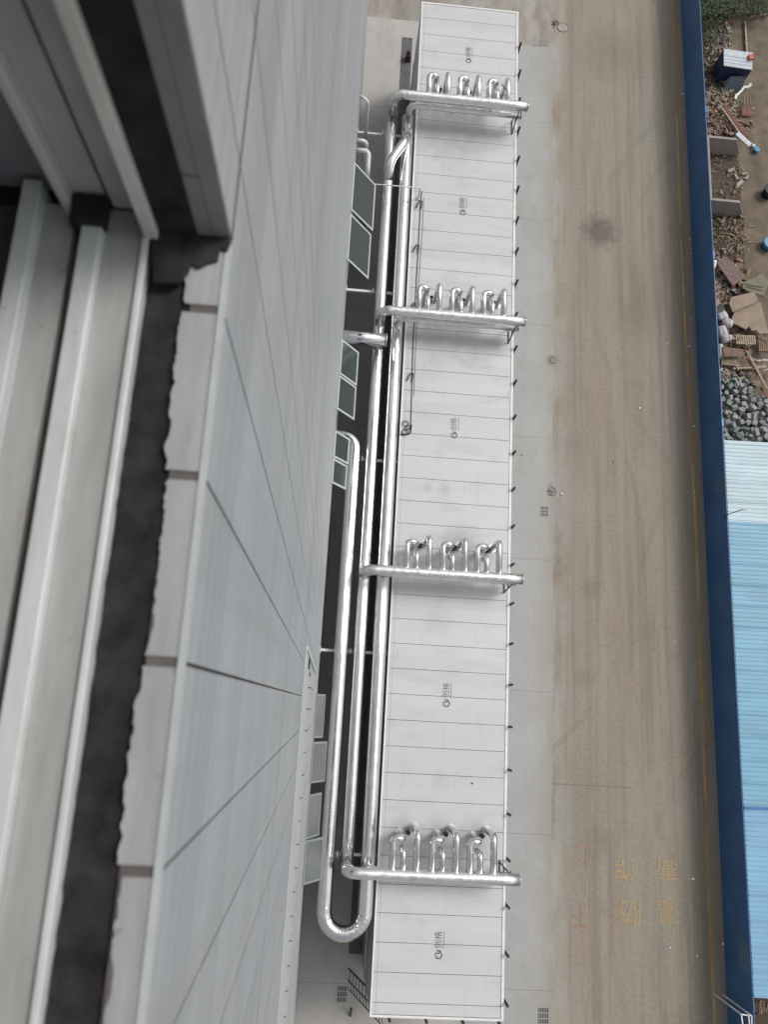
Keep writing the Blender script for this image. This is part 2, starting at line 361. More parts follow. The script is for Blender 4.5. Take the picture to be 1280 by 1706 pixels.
while y < 45:
    L = rng.uniform(1.5, 7); g = rng.choice([0, 0, .3, .1])
    x = 16.98 + .06 * math.sin(y * .2); x2 = 16.98 + .06 * math.sin((y + L) * .2)
    line.add([(x - .065, y, .008), (x + .065, y, .008), (x2 + .065, y + L, .008), (x2 - .065, y + L, .008)], [(0, 1, 2, 3)]); y += L + g
struct(line.build('edge_line', M['orange']))

# ------------------------------------------------------------------ tall building with the wall below the camera
XW = -.36; B = CAMZ - 2.0
bld = empty('tower_block', (-8, 0, 0)); tag(bld, 'tall building with ribbed blue grey wall panels, seen from its open window', 'building')
OY1 = 1.262; OY0 = -6; OT = 40.
wm = MB()
def wq(y0, y1, z0, z1): wm.box(XW - .05, XW, y0, y1, z0, z1)
wins_z0, wins_z1, WY = 18.1, 20.4, .75
pj = .48; g = .012
ys = [OY1 - .0 + 0]                       # vertical joints of the cladding line up with the sill joints
jy = [.038 * 2 + pj * k for k in range(-14, 14)]
# panels beside and below the opening
def panel_rows(y0, y1, z0, z1, dz):
    z = z1
    while z > z0 + 1e-3:
        zz = max(z0, z - dz); gg = g if y0 < 1.3 else .009; wq(y0 + gg / 2, y1 - gg / 2, zz + g / 2, z - g / 2); z = zz
edges = [-60] + [jy[0] - 2 * k for k in range(4, 0, -1)] + jy + [jy[-1] + .96 * k for k in range(1, 30)] + [60]
edges = sorted(set([round(e, 4) for e in edges]))
for a, b2 in zip(edges[:-1], edges[1:]):
    mid = (a + b2) / 2
    if mid < WY:
        panel_rows(a, min(b2, WY) if a < WY < b2 else b2, 23.4, B - .012, 5.2)
        if a < WY < b2: panel_rows(WY, b2, 0, B - .012, 16.7)
    else: panel_rows(a, b2, 0, B - .012, 16.7)
    if mid > OY1: panel_rows(a if a > OY1 else OY1, b2, B, 60, 13.3)
    elif a < OY1 < b2: panel_rows(OY1, b2, B, 60, 13.3)
    if mid < OY0: panel_rows(a, b2, B, 60, 13.3)
wm.box(XW - .05, XW, OY0, OY1 - .01, OT, 60)
kids(wm.build('wall', M['wall']), bld)
core = MB()
core.box(-16, XW - .31, -60, 60, 0, B - .45); core.box(XW - .31, XW - .1, -60, 60, 23.5, B - .5)
core.box(-16, -4, -60, 60, B - .45, 60)
core.box(-4, XW - .31, OY1 + .3, 60, B - .45, 60); core.box(-4, XW - .31, -60, OY0, B - .45, 60)
core.box(-4, XW - .31, OY0, OY1 + .3, OT + .1, 60)
core.box(XW - .1, XW - .012, WY + .02, 60, 0, 17.9); core.box(XW - .32, XW - .31, -60, WY, 0, 17.9)
core.box(XW - .1, XW - .012, WY + .01, 60, 17.91, B - .03); core.box(XW - .1, XW - .012, -60, WY, 23.42, B - .03)
core.box(XW - .1, XW - .012, OY1 + .1, 60, B - .02, 60)
kids(core.build('core', M['cladj']), bld)
kids(MB().box(XW - .04, XW + .003, OY1 + .002, 60, B - .0115, B + .0075).build('level_joint', M['cladj']), bld)
# long strip window with pale frame lower down the wall
sw = empty('strip_window', (XW, -5, 20)); sw.parent = bld; sw.matrix_parent_inverse = Matrix.Translation(-Vector(bld.location))
fm = MB().box(XW - .2, XW - .0, -60, WY, 20.4, 21.4).box(XW - .2, XW + .012, -60, WY, 21.9, 23.38).box(XW - .2, XW - .02, -60, WY, 21.4, 21.9)
fo = fm.build('window_frame', M['frame']); fo.parent = sw; fo.matrix_parent_inverse = Matrix.Translation(-Vector((-8, 0, 0)) - Vector((XW, -5, 20)) + Vector((8, 0, 0)) * 0 + Vector((-8, 0, 0))) 
fo.matrix_parent_inverse = sw.matrix_world.inverted() if False else Matrix.Translation(-Vector((XW, -5, 20)))
go = MB().box(XW - .3, XW - .22, -60, WY, 18.1, 20.4).build('pane', M['glass']); go.parent = sw; go.matrix_parent_inverse = Matrix.Translation(-Vector((XW, -5, 20)))
# wall of pale tiles under the strip window, with open joints
tl = MB(); y = WY - .0
z0, z1 = 5.4, 18.08
k = 0
while y > -14:
    tl.box(XW - .31, XW + .004, y - .44, y - .012, 13.2, z1); y -= .45; k += 1
tl.box(XW - .31, XW - .004, -14, WY, 0, 13.2)
tl.box(XW - .31, XW + .006, -60, -14, 0, z1)
kids(tl.build('tiled_wall', M['cream']), bld)
en = MB().box(XW - .3, XW + .03, WY, WY + .07, 13.2, 23.4); kids(en.build('end_trim', M['grey']), bld)

# ------------------------------------------------------------------ the open window the picture is taken from
win = empty('window_opening', (XW - .2, 0, B)); tag(win, 'large open aluminium window with dusty sliding tracks beside the camera', 'window')
sill = MB()
ye = -3.2; jag = random.Random(5)
jl = sorted([q for q in jy if -4 < q < OY1] + [OY1])
prev = -4.2
for q in jl:                                   # sill cladding pieces with a ragged cut inner edge
    a0, a1 = prev + .014, q - .012
    n = max(2, int((a1 - a0) / .012)); inner = []
    ph = jag.uniform(0, 6); wob = 0
    for i in range(n + 1):
        yy = a0 + (a1 - a0) * i / n
        wob = .6 * wob + jag.uniform(-.0045, .0045); inner.append((-.456 + .008 * math.sin(yy * 3 + ph) + wob + jag.uniform(-.002, .002) - .012 * (yy / 1.2), yy))
    for i in range(n):
        (x0, y0), (x1, y1) = inner[i], inner[i + 1]
        vs = [(x0, y0, B), (XW, y0, B), (XW, y1, B), (x1, y1, B), (x0, y0, B - .03), (x1, y1, B - .03), (XW, y0, B - .03), (XW, y1, B - .03)]
        sill.add(vs, [(0, 1, 2, 3), (0, 3, 5, 4), (4, 5, 7, 6)])
    prev = q
kids(sill.build('sill_cladding', M['clad']), win)
jn = MB().box(-.452, XW + .0005, -4.2, OY1 + .1, B - .011, B - .004); kids(jn.build('joint_sealant', M['cladj']), win)
lipw = MB().box(XW - .013, XW + .004, -4.2, OY1 - .02, B - .02, B + .004); kids(lipw.build('edge_trim', M['frame']), win)
fmm = MB()
ny = 160; prof = [(-.435, B - .012), (-.49, B - .02), (-.52, B - .03), (-.55, B - .024), (-.585, B - .035)]
vs = []
for i in range(ny + 1):
    yy = -4.2 + (OY1 + 4.2) * i / ny
    for (xx, zz) in prof: vs.append((xx + jag.uniform(-.006, .006), yy, zz + jag.uniform(-.008, .006)))
fmm.add(vs, [(i * 5 + j, i * 5 + j + 1, i * 5 + j + 6, i * 5 + j + 5) for i in range(ny) for j in range(4)], True)
# torn flap of black foam at the corner
blob = []
import_pts = [(370, 378), (384, 404), (378, 418), (366, 412), (362, 434), (345, 438), (330, 446), (318, 438), (312, 455), (296, 470), (256, 470), (250, 395), (262, 345), (300, 348), (320, 352), (345, 366)]
c0 = [at(u, v, B + .012) for u, v in import_pts]; nb = len(c0)
fmm.add([p for p in c0] + [p - Vector((0, 0, .02)) for p in c0], [tuple(range(nb))] + [(i, (i + 1) % nb, nb + (i + 1) % nb, nb + i) for i in range(nb)])
# black foam up the jamb
fmm.box(-.58, -.452, OY1 - .006, OY1 + .05, B, OT)
kids(fmm.build('sealing_foam', M['foam']), win)
tr = empty('window_track', (-.75, 0, B)); kids(tr, win)
def trk(name, x0, x1, zt, mt, zb=-.12, y1=1.325):
    o = MB().box(x0, x1, -4.2, y1, B + zb, B + zt).build(name, mt, bevel=.003); o.parent = tr
    o.matrix_parent_inverse = Matrix.Translation(-Vector((-.75, 0, B))); return o
trk('outer_lip', -.604, -.585, .012, M['alulight'])
trk('track_plate', -.71, -.604, -.004, M['plate'])
trk('track_rail', -.765, -.71, .034, M['alulight'], y1=1.25)
trk('track_groove', -.80, -.765, -.06, M['dark'])
trk('track_plate', -.885, -.80, -.002, M['plate'])
trk('track_rail', -.935, -.885, .05, M['alulight'], y1=1.36)
trk('track_plate', -1.3, -.935, -.03, M['dark'])
# jamb: cladding return, then the vertical frame sections
jb = MB().box(-.452, XW - .052, OY1 - .003, OY1 + .1, B + .27, OT).box(-.452, XW - .052, OY1 - .003, OY1 + .1, B, B + .262).box(XW - .05, XW - .001, OY1 - .003, OY1 + .0, B + .004, OT); kids(jb.build('jamb_cladding', M['jamb']), win)
def jam(name, x0, x1, y0, mt): kids(MB().box(x0, x1, y0, 1.42, B - .005, OT).build(name, mt, bevel=.004), win)
jam('jamb_frame', -.597, -.56, OY1 - .03, M['alu']); jam('jamb_frame', -.700, -.597, 1.33, M['grey'])
jam('jamb_frame', -.715, -.700, 1.37, M['dark']); jam('jamb_frame', -.80, -.715, 1.34, M['grey'])
jam('jamb_frame', -.83, -.80, 1.30, M['alu'])
jam('jamb_frame', -.85, -.83, 1.36, M['dark'])
kids(MB().box(-4, -.85, 1.38, 1.43, B - .02, OT).build('side_pane', M['jamb']), win)
kids(MB().box(-.80, -.70, 1.24, 1.335, B + .0, B + .05).build('track_stop', M['foam'], bevel=.012), win)

# ------------------------------------------------------------------ open top-hung windows lower on the wall
def sash(px, dout, dh, label, gm='glass', fmat='frame'):
    "px: outer far, outer near picture points of the lower rail"
    (u0, v0), (u1, v1) = px
    a = at(u0, v0, CAMZ - dout); b = at(u1, v1, CAMZ - dout)
    xo = (a.x + b.x) / 2; y1, y0 = a.y, b.y; zt = CAMZ - dh; zb = CAMZ - dout
    r = empty('open_window', (XW, (y0 + y1) / 2, zt)); tag(r, label, 'window', 'top hung windows standing open along the lower wall')
    A = Vector((XW + .02, 0, zt)); Bv = Vector((xo, 0, zb)); dv = (Bv - A); nrm = Vector((dv.z, 0, -dv.x)).normalized() * .03
    f = MB()
    def P(s, y): p = A + dv * s; return Vector((p.x, y, p.z))
    t = .07 / dv.length
    for (s0, s1, q0, q1) in ((0, 1, y0, y0 + .07), (0, 1, y1 - .07, y1), (1 - t, 1, y0 + .07, y1 - .07), (0, t, y0 + .07, y1 - .07)):
        vs = [P(s0, q0), P(s1, q0), P(s1, q1), P(s0, q1)]; vs += [v + nrm for v in vs]
        f.add(vs, [(0, 1, 2, 3), (4, 7, 6, 5), (0, 4, 5, 1), (1, 5, 6, 2), (2, 6, 7, 3), (3, 7, 4, 0)])
    kids(f.build('sash_frame', M[fmat]), r)
    vs = [P(t, y0 + .07), P(1 - t, y0 + .07), P(1 - t, y1 - .07), P(t, y1 - .07)]; vs = [v + nrm * .4 for v in vs] + [v + nrm * .6 for v in vs]
    kids(MB().add(vs, [(0, 1, 2, 3), (4, 7, 6, 5), (0, 4, 5, 1), (1, 5, 6, 2), (2, 6, 7, 3), (3, 7, 4, 0)]).build('pane', M[gm]), r)
for px, do, dh, lb in (
    (((626, 308), (622, 385)), 26, 24.8, 'widest open window, farthest along the wall, just above the thin steel bar'),
    (((620, 391), (613, 465)), 26, 24.8, 'wide open window second from the far end of the wall'),
    (((598.7, 587), (594, 643)), 27, 26, 'open window on the wall just below the short thick branch pipe'),
    (((594, 645), (590.7, 700)), 27, 26, 'open window on the wall just above the curved end of the leftmost pipe'),
    (((584, 731), (579.6, 774)), 27, 26.2, 'open window hanging over the bend of the leftmost pipe'),
    (((579.4, 776), (576, 816)), 27, 26.2, 'open window just nearer than the one over the pipe bend'),
    (((543, 1157), (538, 1229)), 27.5, 26.6, 'narrow looking open window beside the straight middle of the leftmost pipe'),
    (((546, 1235), (540.5, 1302)), 27.5, 26.6, 'open window with two pale rails left of the pipes, second of the near four'),
    (((536, 1320), (532, 1392)), 27.5, 26.6, 'slim open window left of the pipes, third of the near four'),
    (((541, 1394), (534, 1466)), 27.5, 26.6, 'nearest open window, beside the nearest pipe header'),
): sash(px, do, dh, lb, 'glass' if px[0][1] < 1000 else 'reflectglass', 'frame' if px[0][1] < 1000 else 'dimframe')

# white drain pipes on the wall
def pipe_thing(name, pts, r, mt, label, cat, R=.2, n=14, group=None, parts=()):
    p = bend(pts, R)
    mb = MB().tube(p, r, n)
    o = mb.build(name, mt); tag(o, label, cat, group); return o
p = at(604, 160, 7); 
pipe_thing('drain_pipe', [(XW, p.y, 7), (p.x + .25, p.y - .2, 7), (p.x + .3, p.y - .3, .0)], .07, M['pvc'], 'white plastic drain pipe bending out of the wall at its far end', 'pipe')
p = at(600, 234, 7)
pipe_thing('drain_pipe', [(XW, p.y, 7), (XW + .42, p.y, 7), (XW + .42, p.y, 0)], .08, M['pvc'], 'upper of two white drain elbows close to the far open window', 'pipe')
p = at(600, 245, 7)
pipe_thing('drain_pipe', [(XW, p.y, 6.8), (XW + .55, p.y, 6.8), (XW + .55, p.y - .7, 6.5), (XW + .55, p.y - .7, 0)], .1, M['pvc'], 'thicker white drain pipe dropping just beyond the widest open window', 'pipe')

# ------------------------------------------------------------------ long white plant housing
RX0, RX1, RY0, RY1, RZ = 2.222, 6.84, -10.31, 32.32, 5.4
hs_ = empty('plant_housing', ((RX0 + RX1) / 2, (RY0 + RY1) / 2, 0))
tag(hs_, 'very long flat roofed white plant housing clad in sandwich panels', 'building')
rf = MB(); sub = MB(); fl = MB()
pitch = .939; ks = []
yk = .0155 * 30
e = [yk + pitch * k for k in range(-12, 36)]; e = [q for q in e if RY0 + .2 < q < RY1 - .2]
e = [RY0 + .08] + e + [RY1 - .08]
gap = .009
for a, b2 in zip(e[:-1], e[1:]):
    rf.box(RX0 + .18, RX1 - .1, a + gap, b2 - gap, RZ - .1, RZ)
    rf.box(RX0 + .07, RX0 + .172, a + gap, b2 - gap, RZ - .1, RZ)
sub.box(RX0 + .02, RX1 - .02, RY0 + .02, RY1 - .02, RZ - .2, RZ - .012)
fl.box(RX0 - .01, RX0 + .062, RY0, RY1, RZ - .1, RZ + .015); fl.box(RX1 - .085, RX1 + .01, RY0, RY1, RZ - .1, RZ + .015)
fl.box(RX0 + .062, RX1 - .085, RY0 - .01, RY0 + .07, RZ - .1, RZ + .012); fl.box(RX0 + .062, RX1 - .085, RY1 - .07, RY1 + .01, RZ - .1, RZ + .012)
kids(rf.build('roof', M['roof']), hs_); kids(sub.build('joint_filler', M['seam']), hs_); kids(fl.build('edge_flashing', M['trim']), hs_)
wl = MB()
y = RY0
while y < RY1 - .01:
    y2 = min(RY1, y + pitch)
    wl.box(RX0, RX0 + .08, y + .006, y2 - .006, 0, RZ - .1); wl.box(RX1 - .08, RX1, y + .006, y2 - .006, 0, RZ - .1); y = y2
x = RX0 + .08
while x < RX1 - .09:
    x2 = min(RX1 - .08, x + .93); wl.box(x + .004, x2 - .004, RY0, RY0 + .08, 0, RZ - .1); wl.box(x + .004, x2 - .004, RY1 - .08, RY1, 0, RZ - .1); x = x2
kids(wl.build('wall', M['side']), hs_)
kids(MB().box(RX0 - .05, RX0 - .005, RY0 + .35, at(690, 95, 1.75).y, 1.72, 1.80).build('wall_rail', M['rail']), hs_)
kids(MB().box(RX0 + .03, RX1 - .03, RY0 + .03, RY1 - .03, .02, RZ - .25).build('core', M['seam']), hs_)

def text_mesh(name, s, size, M4, mt, ext=.002):
    cu = bpy.data.curves.new(name, 'FONT'); cu.body = s; cu.size = size; cu.extrude = ext; cu.align_x = 'CENTER'; cu.align_y = 'CENTER'
    o = bpy.data.objects.new(name, cu); COL.objects.link(o)
    dg = bpy.context.evaluated_depsgraph_get(); dg.update()
    me = bpy.data.meshes.new_from_object(o.evaluated_get(dg)); bpy.data.objects.remove(o)
    me.transform(M4); me.materials.clear(); me.materials.append(mt)
    o = bpy.data.objects.new(name, me); COL.objects.link(o); return o
def emblem(cx, cy, R):
    b = MB(); z0, z1 = RZ - .004, RZ + .005
    P = [(math.cos(math.radians(60 * k + 0)), math.sin(math.radians(60 * k + 0))) for k in range(6)]
    # open hexagon ring with its gap at upper left
    segs = [(180, 240), (240, 300), (300, 360), (0, 60)]
    for a, c in segs:
        a, c = math.radians(a), math.radians(c)
        pts = [(R * math.cos(a), R * math.sin(a)), (R * math.cos(c), R * math.sin(c)), (R * .62 * math.cos(c), R * .62 * math.sin(c)), (R * .62 * math.cos(a), R * .62 * math.sin(a))]
        v = [(cx + q[0], cy + q[1], z0) for q in pts] + [(cx + q[0], cy + q[1], z1) for q in pts]
        b.add(v, [(0, 1, 2, 3), (4, 7, 6, 5), (0, 4, 5, 1), (1, 5, 6, 2), (2, 6, 7, 3), (3, 7, 4, 0)])
    b.bar((cx + .5 * R, cy + .86 * R, (z0 + z1) / 2 + .001), (cx - .5 * R, cy + .86 * R, (z0 + z1) / 2 + .001), R * .3, z1 - z0)
    b.bar((cx + .35 * R, cy + .75 * R, (z0 + z1) / 2 + .002), (cx + .0 * R, cy + .32 * R, (z0 + z1) / 2 + .002), R * .3, z1 - z0)
    b.bar((cx + .06 * R, cy + .32 * R, (z0 + z1) / 2 + .003), (cx - .85 * R, cy + .32 * R, (z0 + z1) / 2 + .003), R * .3, z1 - z0)
    return b
for (u, v) in ((781, 101), (771, 354), (757, 725), (744, 1172), (731, 1591)):
    q = at(u, v, RZ); R = .15
    kids(emblem(q.x, q.y, R).build('emblem', M['ink']), hs_)
    T = Matrix.Translation((q.x - .015, q.y + R + .33, RZ + .003)) @ Matrix.Rotation(math.pi / 2, 4, 'Z')
    kids(text_mesh('lettering', '创格', .28, T, M['ink']), hs_)
    T = Matrix.Translation((q.x + .13, q.y + R + .26, RZ + .003)) @ Matrix.Rotation(math.pi / 2, 4, 'Z')
    kids(MB().box(q.x + .155, q.x + .175, q.y + R + .05, q.y + R + .6, RZ, RZ + .004).build('underline', M['ink']), hs_)
q = at(787, 1305, RZ); kids(MB().tube([(q.x, q.y, RZ - .02), (q.x, q.y, RZ + .03)], .035, 12).build('roof_plug', M['dark']), hs_)
# black stub pipes down the right side
v0 = at(869, 70, 5.68).y
for k in range(27):
    y = v0 - 1.542 * k
    o = MB().tube([(RX1 + .085, y, 4.6), (RX1 + .085, y, 5.62), (RX1 + .085, y, 5.66)], .05, 12).box(RX1 - .02, RX1 + .09, y - .02, y + .02, 5.0, 5.05).build('stub_pipe', M['black']); kids(o, hs_)
for k in range(4):
    x = 2.9 + 1.27 * k
    kids(MB().tube([(x, RY0 - .085, 4.6), (x, RY0 - .085, 5.5)], .05, 12).box(x - .02, x + .02, RY0 - .09, RY0 + .02, 5.0, 5.05).build('stub_pipe', M['black']), hs_)

# ------------------------------------------------------------------ insulated pipes
XA, XB, XC, ZP = .42, 1.12, 1.86, 5.4
HY = [25.83, 15.47, 4.87, -5.54]; ZU, ZL = 6.75, 6.18
def rings(mb, pts_ax, r, step=1.0, axis=1, w=.012):
    a, b = pts_ax
    L = (Vector(b) - Vector(a)).length; n = int(L / step); dr = (Vector(b) - Vector(a)).normalized()
    for i in range(1, n):
        c = Vector(a) + dr * (i * step + random.uniform(-.02, .02)); mb.tube([c - dr * w, c + dr * w], r + .004, 24)
def banded(pts, r, bands, h=.008, w=.014):
    "centre line and radii of a clad pipe; bands = list of (distance along the pipe)"
    L = [0.]
    for a, c in zip(pts[:-1], pts[1:]): L.append(L[-1] + (c - a).length)
    P = []; rs = []
    ev = sorted([(l, p, None) for l, p in zip(L, pts)] + [(x, None, 1) for x in bands], key=lambda q: q[0])
    def pt(x):
        x = min(max(x, 0), L[-1])
        for i in range(len(L) - 1):
            if x <= L[i + 1]: return pts[i].lerp(pts[i + 1], (x - L[i]) / max(1e-9, L[i + 1] - L[i]))
    for x, p, b in ev:
        if b is None:
            if all(abs(x - q) > w + .035 for q in bands): P.append(p); rs.append(r)
        elif w * 4 < x < L[-1] - w * 4:
            for dx, dh in ((-w - .03, 0), (-w - .001, 0), (-w, 0), (-w + .001, h), (-w + .003, h), (w - .003, h), (w - .001, h), (w, 0), (w + .001, 0), (w + .03, 0)): P.append(pt(x + dx)); rs.append(r + dh)
    return P, rs, L[-1]
def run(name, pts, r, R, label, straight, step=1.0, n=28):
    root = empty(name, pts[0]); tag(root, label, 'pipe', 'long aluminium clad pipes between wall and housing')
    pp = [Vector(p) for p in pts] if R is None else bend(pts, R, 14)
    q = [pp[0]]
    for a, c in zip(pp[:-1], pp[1:]):
        k = max(1, int((c - a).length / 1.0)); q += [a + (c - a) * (i + 1) / k for i in range(k)]
    tot = sum((c - a).length for a, c in zip(q[:-1], q[1:]))
    P, rs, _ = banded(q, r, [x for x in [step * (k + 1) + random.uniform(-.02, .02) for k in range(int(tot / step) - 1)] if not (straight and straight[0] < x < straight[1])] + ([straight[0] + (straight[1] - straight[0]) * k / 15 for k in range(16)] if straight else []))
    kids(MB().tube(P, r, n, rs=rs).build('cladding', M['foil']), root); return root
YA = at(566, 718, ZP).y - .25
uy = -7.77
yc = uy + .72; rad = (XC - XA) / 2; xm = (XA + XC) / 2
hp = bend([(XA - .9, YA, ZP), (XA, YA, ZP), (XA, yc, ZP)], .73, 14) + [Vector((xm + rad * math.cos(math.pi + math.pi * k / 24), yc + rad * math.sin(math.pi + math.pi * k / 24), ZP)) for k in range(1, 25)] + [Vector((XC, HY[0], ZP))]
Ls = .9 + (YA - yc) - .31
run('insulated_pipe', hp, .265, None, 'long hairpin pipe, leftmost run with a tight U bend at the near end', (Ls, Ls + math.pi * rad))
run('insulated_pipe', [(XB, HY[3], ZP), (XB, HY[0], ZP)], .235, .3, 'middle long silver pipe, between the two legs of the hairpin pipe', None)
ub = MB(); yb = 14.4
r1 = empty('branch_pipe', (0, yb, 6.25)); tag(r1, 'short thick silver branch pipe coming out of the wall onto the middle pipe', 'pipe')
kids(MB().tube([(-.6, yb, 6.25), (1.42, yb, 6.25)], .265, 28).tube([(XB, yb, 6.2), (XB, yb, ZP)], .2, 20).build('cladding', M['foil']), r1)
kids(MB().tube([(1.40, yb, 6.25), (1.43, yb, 6.25)], .272, 28).build('end_cap', M['foil2']), r1)
o = MB().tube(bend([(XB, 22.4, ZP + .05), (XB + .03, 23.1, ZP + .45), (XC - .1, 24.2, ZP + .5), (XC, 24.75, ZP + .1)], .35), .2, 20).build('crossover_pipe', M['foil'])
tag(o, 'slanting silver crossover elbow between the two long pipes near the farthest header', 'pipe')

ORD = ['farthest', 'second farthest', 'second nearest', 'nearest']
def header(i):
    y = HY[i]
    h = empty('header_pipe', (XB, y, ZU)); tag(h, f'large silver header pipe crossing over the housing roof, {ORD[i]} of the four', 'pipe', 'large header pipes across the housing')
    P, rs, _ = banded(bend([(XB, y, ZP), (XB, y, ZU), (7.0, y, ZU)], .42, 12), .2, [.95, 1.3, 2.4, 3.9, 5.3, 6.4])
    kids(MB().tube(P, .2, 28, rs=rs).build('cladding', M['foil2']), h)
    kids(MB().tube([(6.995, y, ZU), (7.015, y, ZU)], .206, 28).build('end_cap', M['foil']), h)
    h = empty('return_header', (XC, y, ZL)); tag(h, f'thinner silver header pipe hanging under the {ORD[i]} large header', 'pipe', 'thin header pipes under the large ones')
    P, rs, _ = banded(bend([(XC, y, ZP), (XC, y, ZL), (6.86, y, ZL)], .34, 12), .14, [.75, 1.2, 2.6, 4.0])
    kids(MB().tube(P, .14, 22, rs=rs).build('cladding', M['foil2']), h)
    kids(MB().tube([(6.855, y, ZL), (6.872, y, ZL)], .145, 22).build('end_cap', M['foil']), h)
    # end support frame
    f = MB(); xs = 6.62
    f.bar((xs, y - .32, RZ), (xs + .04, y - .18, ZU - .05), .04, .04).bar((xs, y + .32, RZ), (xs + .04, y + .2, ZU - .05), .04, .04)
    f.bar((xs, y - .36, RZ + .02), (xs, y + .36, RZ + .02), .06, .03).bar((xs + .03, y - .24, ZL - .16), (xs + .03, y + .24, ZL - .16), .05, .03)
    f.bar((xs + .14, y - .24, ZU - .21), (xs + .14, y + .24, ZU - .21), .04, .03)
    tag(f.build('header_bracket', M['dark']), f'dark steel bracket propping the right end of the {ORD[i]} header', 'bracket', 'brackets at the header ends')
    CL = ['left', 'middle', 'right']
    for c in range(3):
        ox = 1.355 * c if c < 2 else 2.66
        def flange(x, yy): return kids(MB().tube([(x, yy, RZ - .01), (x, yy, RZ + .05)], .165, 18).build('flange', M['foil2']), rp)
        y1 = y + 1.16
        rp = empty('riser_pipe', (2.95 + ox, y1, RZ)); tag(rp, f'hooked silver riser pipe of the {CL[c]} group at the {ORD[i]} header', 'pipe', 'hooked riser pipes')
        kids(MB().tube(bend([(2.95 + ox, y1, RZ - .05), (2.95 + ox, y1, ZU + .0), (2.62 + ox, y1, ZU), (2.62 + ox, y, ZU)], .165, 10), .12, 20).build('cladding', M['foil']), rp); flange(2.95 + ox, y1)
        rp = empty('riser_pipe', (2.99 + ox, y + .78, RZ)); tag(rp, f'short straight silver pipe of the {CL[c]} group at the {ORD[i]} header', 'pipe', 'short connecting pipes')
        kids(MB().tube(bend([(2.99 + ox, y + .78, ZL - .1), (2.99 + ox, y + .78, ZU - .02), (2.99 + ox, y, ZU - .02)], .16, 8), .105, 20).build('cladding', M['foil']), rp)
        rp = empty('riser_pipe', (3.45 + ox, y + 1.4, RZ)); tag(rp, f'long silver riser pipe on the right of the {CL[c]} group at the {ORD[i]} header', 'pipe', 'long riser pipes')
        kids(MB().tube(bend([(3.45 + ox, y + 1.38, RZ - .05), (3.45 + ox, y + 1.38, ZU), (3.45 + ox, y, ZU)], .2, 10), .12, 20).build('cladding', M['foil']), rp); flange(3.45 + ox, y + 1.38)
        vv = MB(); vx, vy, vz = 3.22 + ox, y + 1.22, RZ + .35
        vv.tube([(vx, vy, vz - .12), (vx, vy, vz + .12)], .05, 12).tube([(vx, vy, vz + .12), (vx, vy, vz + .15)], .075, 12).tube([(vx, vy, vz - .15), (vx, vy, vz - .12)], .075, 12)
        vv.bar((vx - .06, vy, vz + .2), (vx + .08, vy + .03, vz + .22), .02, .02).tube([(vx, vy, vz + .12), (vx, vy, vz + .3)], .015, 8).tube([(vx, vy, RZ), (vx, vy, vz)], .03, 10)
        for t in range(6): vv.box(vx + .065 * math.cos(t) - .012, vx + .065 * math.cos(t) + .012, vy + .065 * math.sin(t) - .012, vy + .065 * math.sin(t) + .012, vz + .15, vz + .19)
        tag(vv.build('valve', M['dark']), f'small dark valve among the riser pipes of the {CL[c]} group, {ORD[i]} header', 'valve', 'valves between the riser pipes')
for i in range(4): header(i)
# support beams under the long pipes
for y, lb in ((25.1, 'white steel beam under the pipes near the farthest header'), (17.2, 'white steel beam under the pipes just beyond the second farthest header'),
              (9.65, 'white steel beam under the pipes level with the coiled hose'), (1.95, 'white steel beam under the pipes where the foil cladding is crinkled'),
              (-5.25, 'white steel beam under the pipes beside the nearest header')):
    tag(MB().box(XW, RX0 - .01, y - .05, y + .05, ZP - .42, ZP - .32).box(XW, XW + .02, y - .12, y + .12, ZP - .55, ZP - .2).box(.75, .8, y - .1, y + .1, ZP - .32, ZP - .18)
        .build('support_beam', M['whitesteel']), lb, 'beam', 'white beams carrying the long pipes')

# ------------------------------------------------------------------ things lying on the roof
rt = RZ + .03
pts = [at(u, v, rt) for u, v in ((703, 318), (701, 345), (699, 380), (697, 420), (695, 455), (693, 490), (692, 520), (689, 560), (688, 590), (687, 630), (686, 670), (685, 700), (684, 722))]
hose = empty('air_hose', pts[0]); tag(hose, 'thin black hose with metal couplings lying along the left edge of the white roof', 'hose')
kids(MB().tube(pts, .016, 8).build('hose_line', M['black']), hose)
pts2 = [at(u + 4 + math.sin(v * .3) * .6, v, rt) for u, v in ((703, 330), (700, 380), (697, 430), (693, 500), (688, 590), (686, 660))]
kids(MB().tube(pts2, .008, 6).build('hose_line', M['dark']), hose)
for u, v in ((699, 335), (694, 408), (684, 622), (689, 505)):
    a = at(u, v, rt + .05); cp = MB().bar(a, a + Vector((-.12, -.32, 0)), .05, .05).bar(a + Vector((.12, .0, 0)), a + Vector((.1, -.36, 0)), .04, .04).bar(a + Vector((-.02, .02, 0)), a + Vector((.14, .0, 0)), .03, .03)
    kids(cp.build('coupling', M['dark']), hose)
cl = MB()
for (u, v, r) in ((676, 706, .12), (675, 720, .12), (680, 712, .09)):
    c = at(u, v, rt + .03)
    cl.tube([c + Vector((r * math.cos(a * .4), r * math.sin(a * .4), .002 * a)) for a in range(17)], .018, 8)
a = at(667, 724, rt); cl.tube(bend([a, a + Vector((.25, .02, 0)), at(684, 722, rt), at(686, 708, rt)], .06), .025, 8)
kids(cl.build('hose_coil', M['black']), hose)
a = at(625, 307, 6.3); b = at(700, 313, 6.1)
o = MB().tube(bend([(XW, a.y, 6.3), a, b, (b.x, b.y - .05, RZ)], .08), .028, 10).box(b.x - .08, b.x + .08, b.y - .12, b.y + .04, RZ, RZ + .06).build('conduit', M['rail'])
tag(o, 'thin steel bar reaching from the far windows across the long pipes to the roof', 'conduit')
o = MB().bar(at(836, 140, 6.9), at(846, 152, 6.9), .03, .03).build('loose_bar', M['dark']); o2 = o
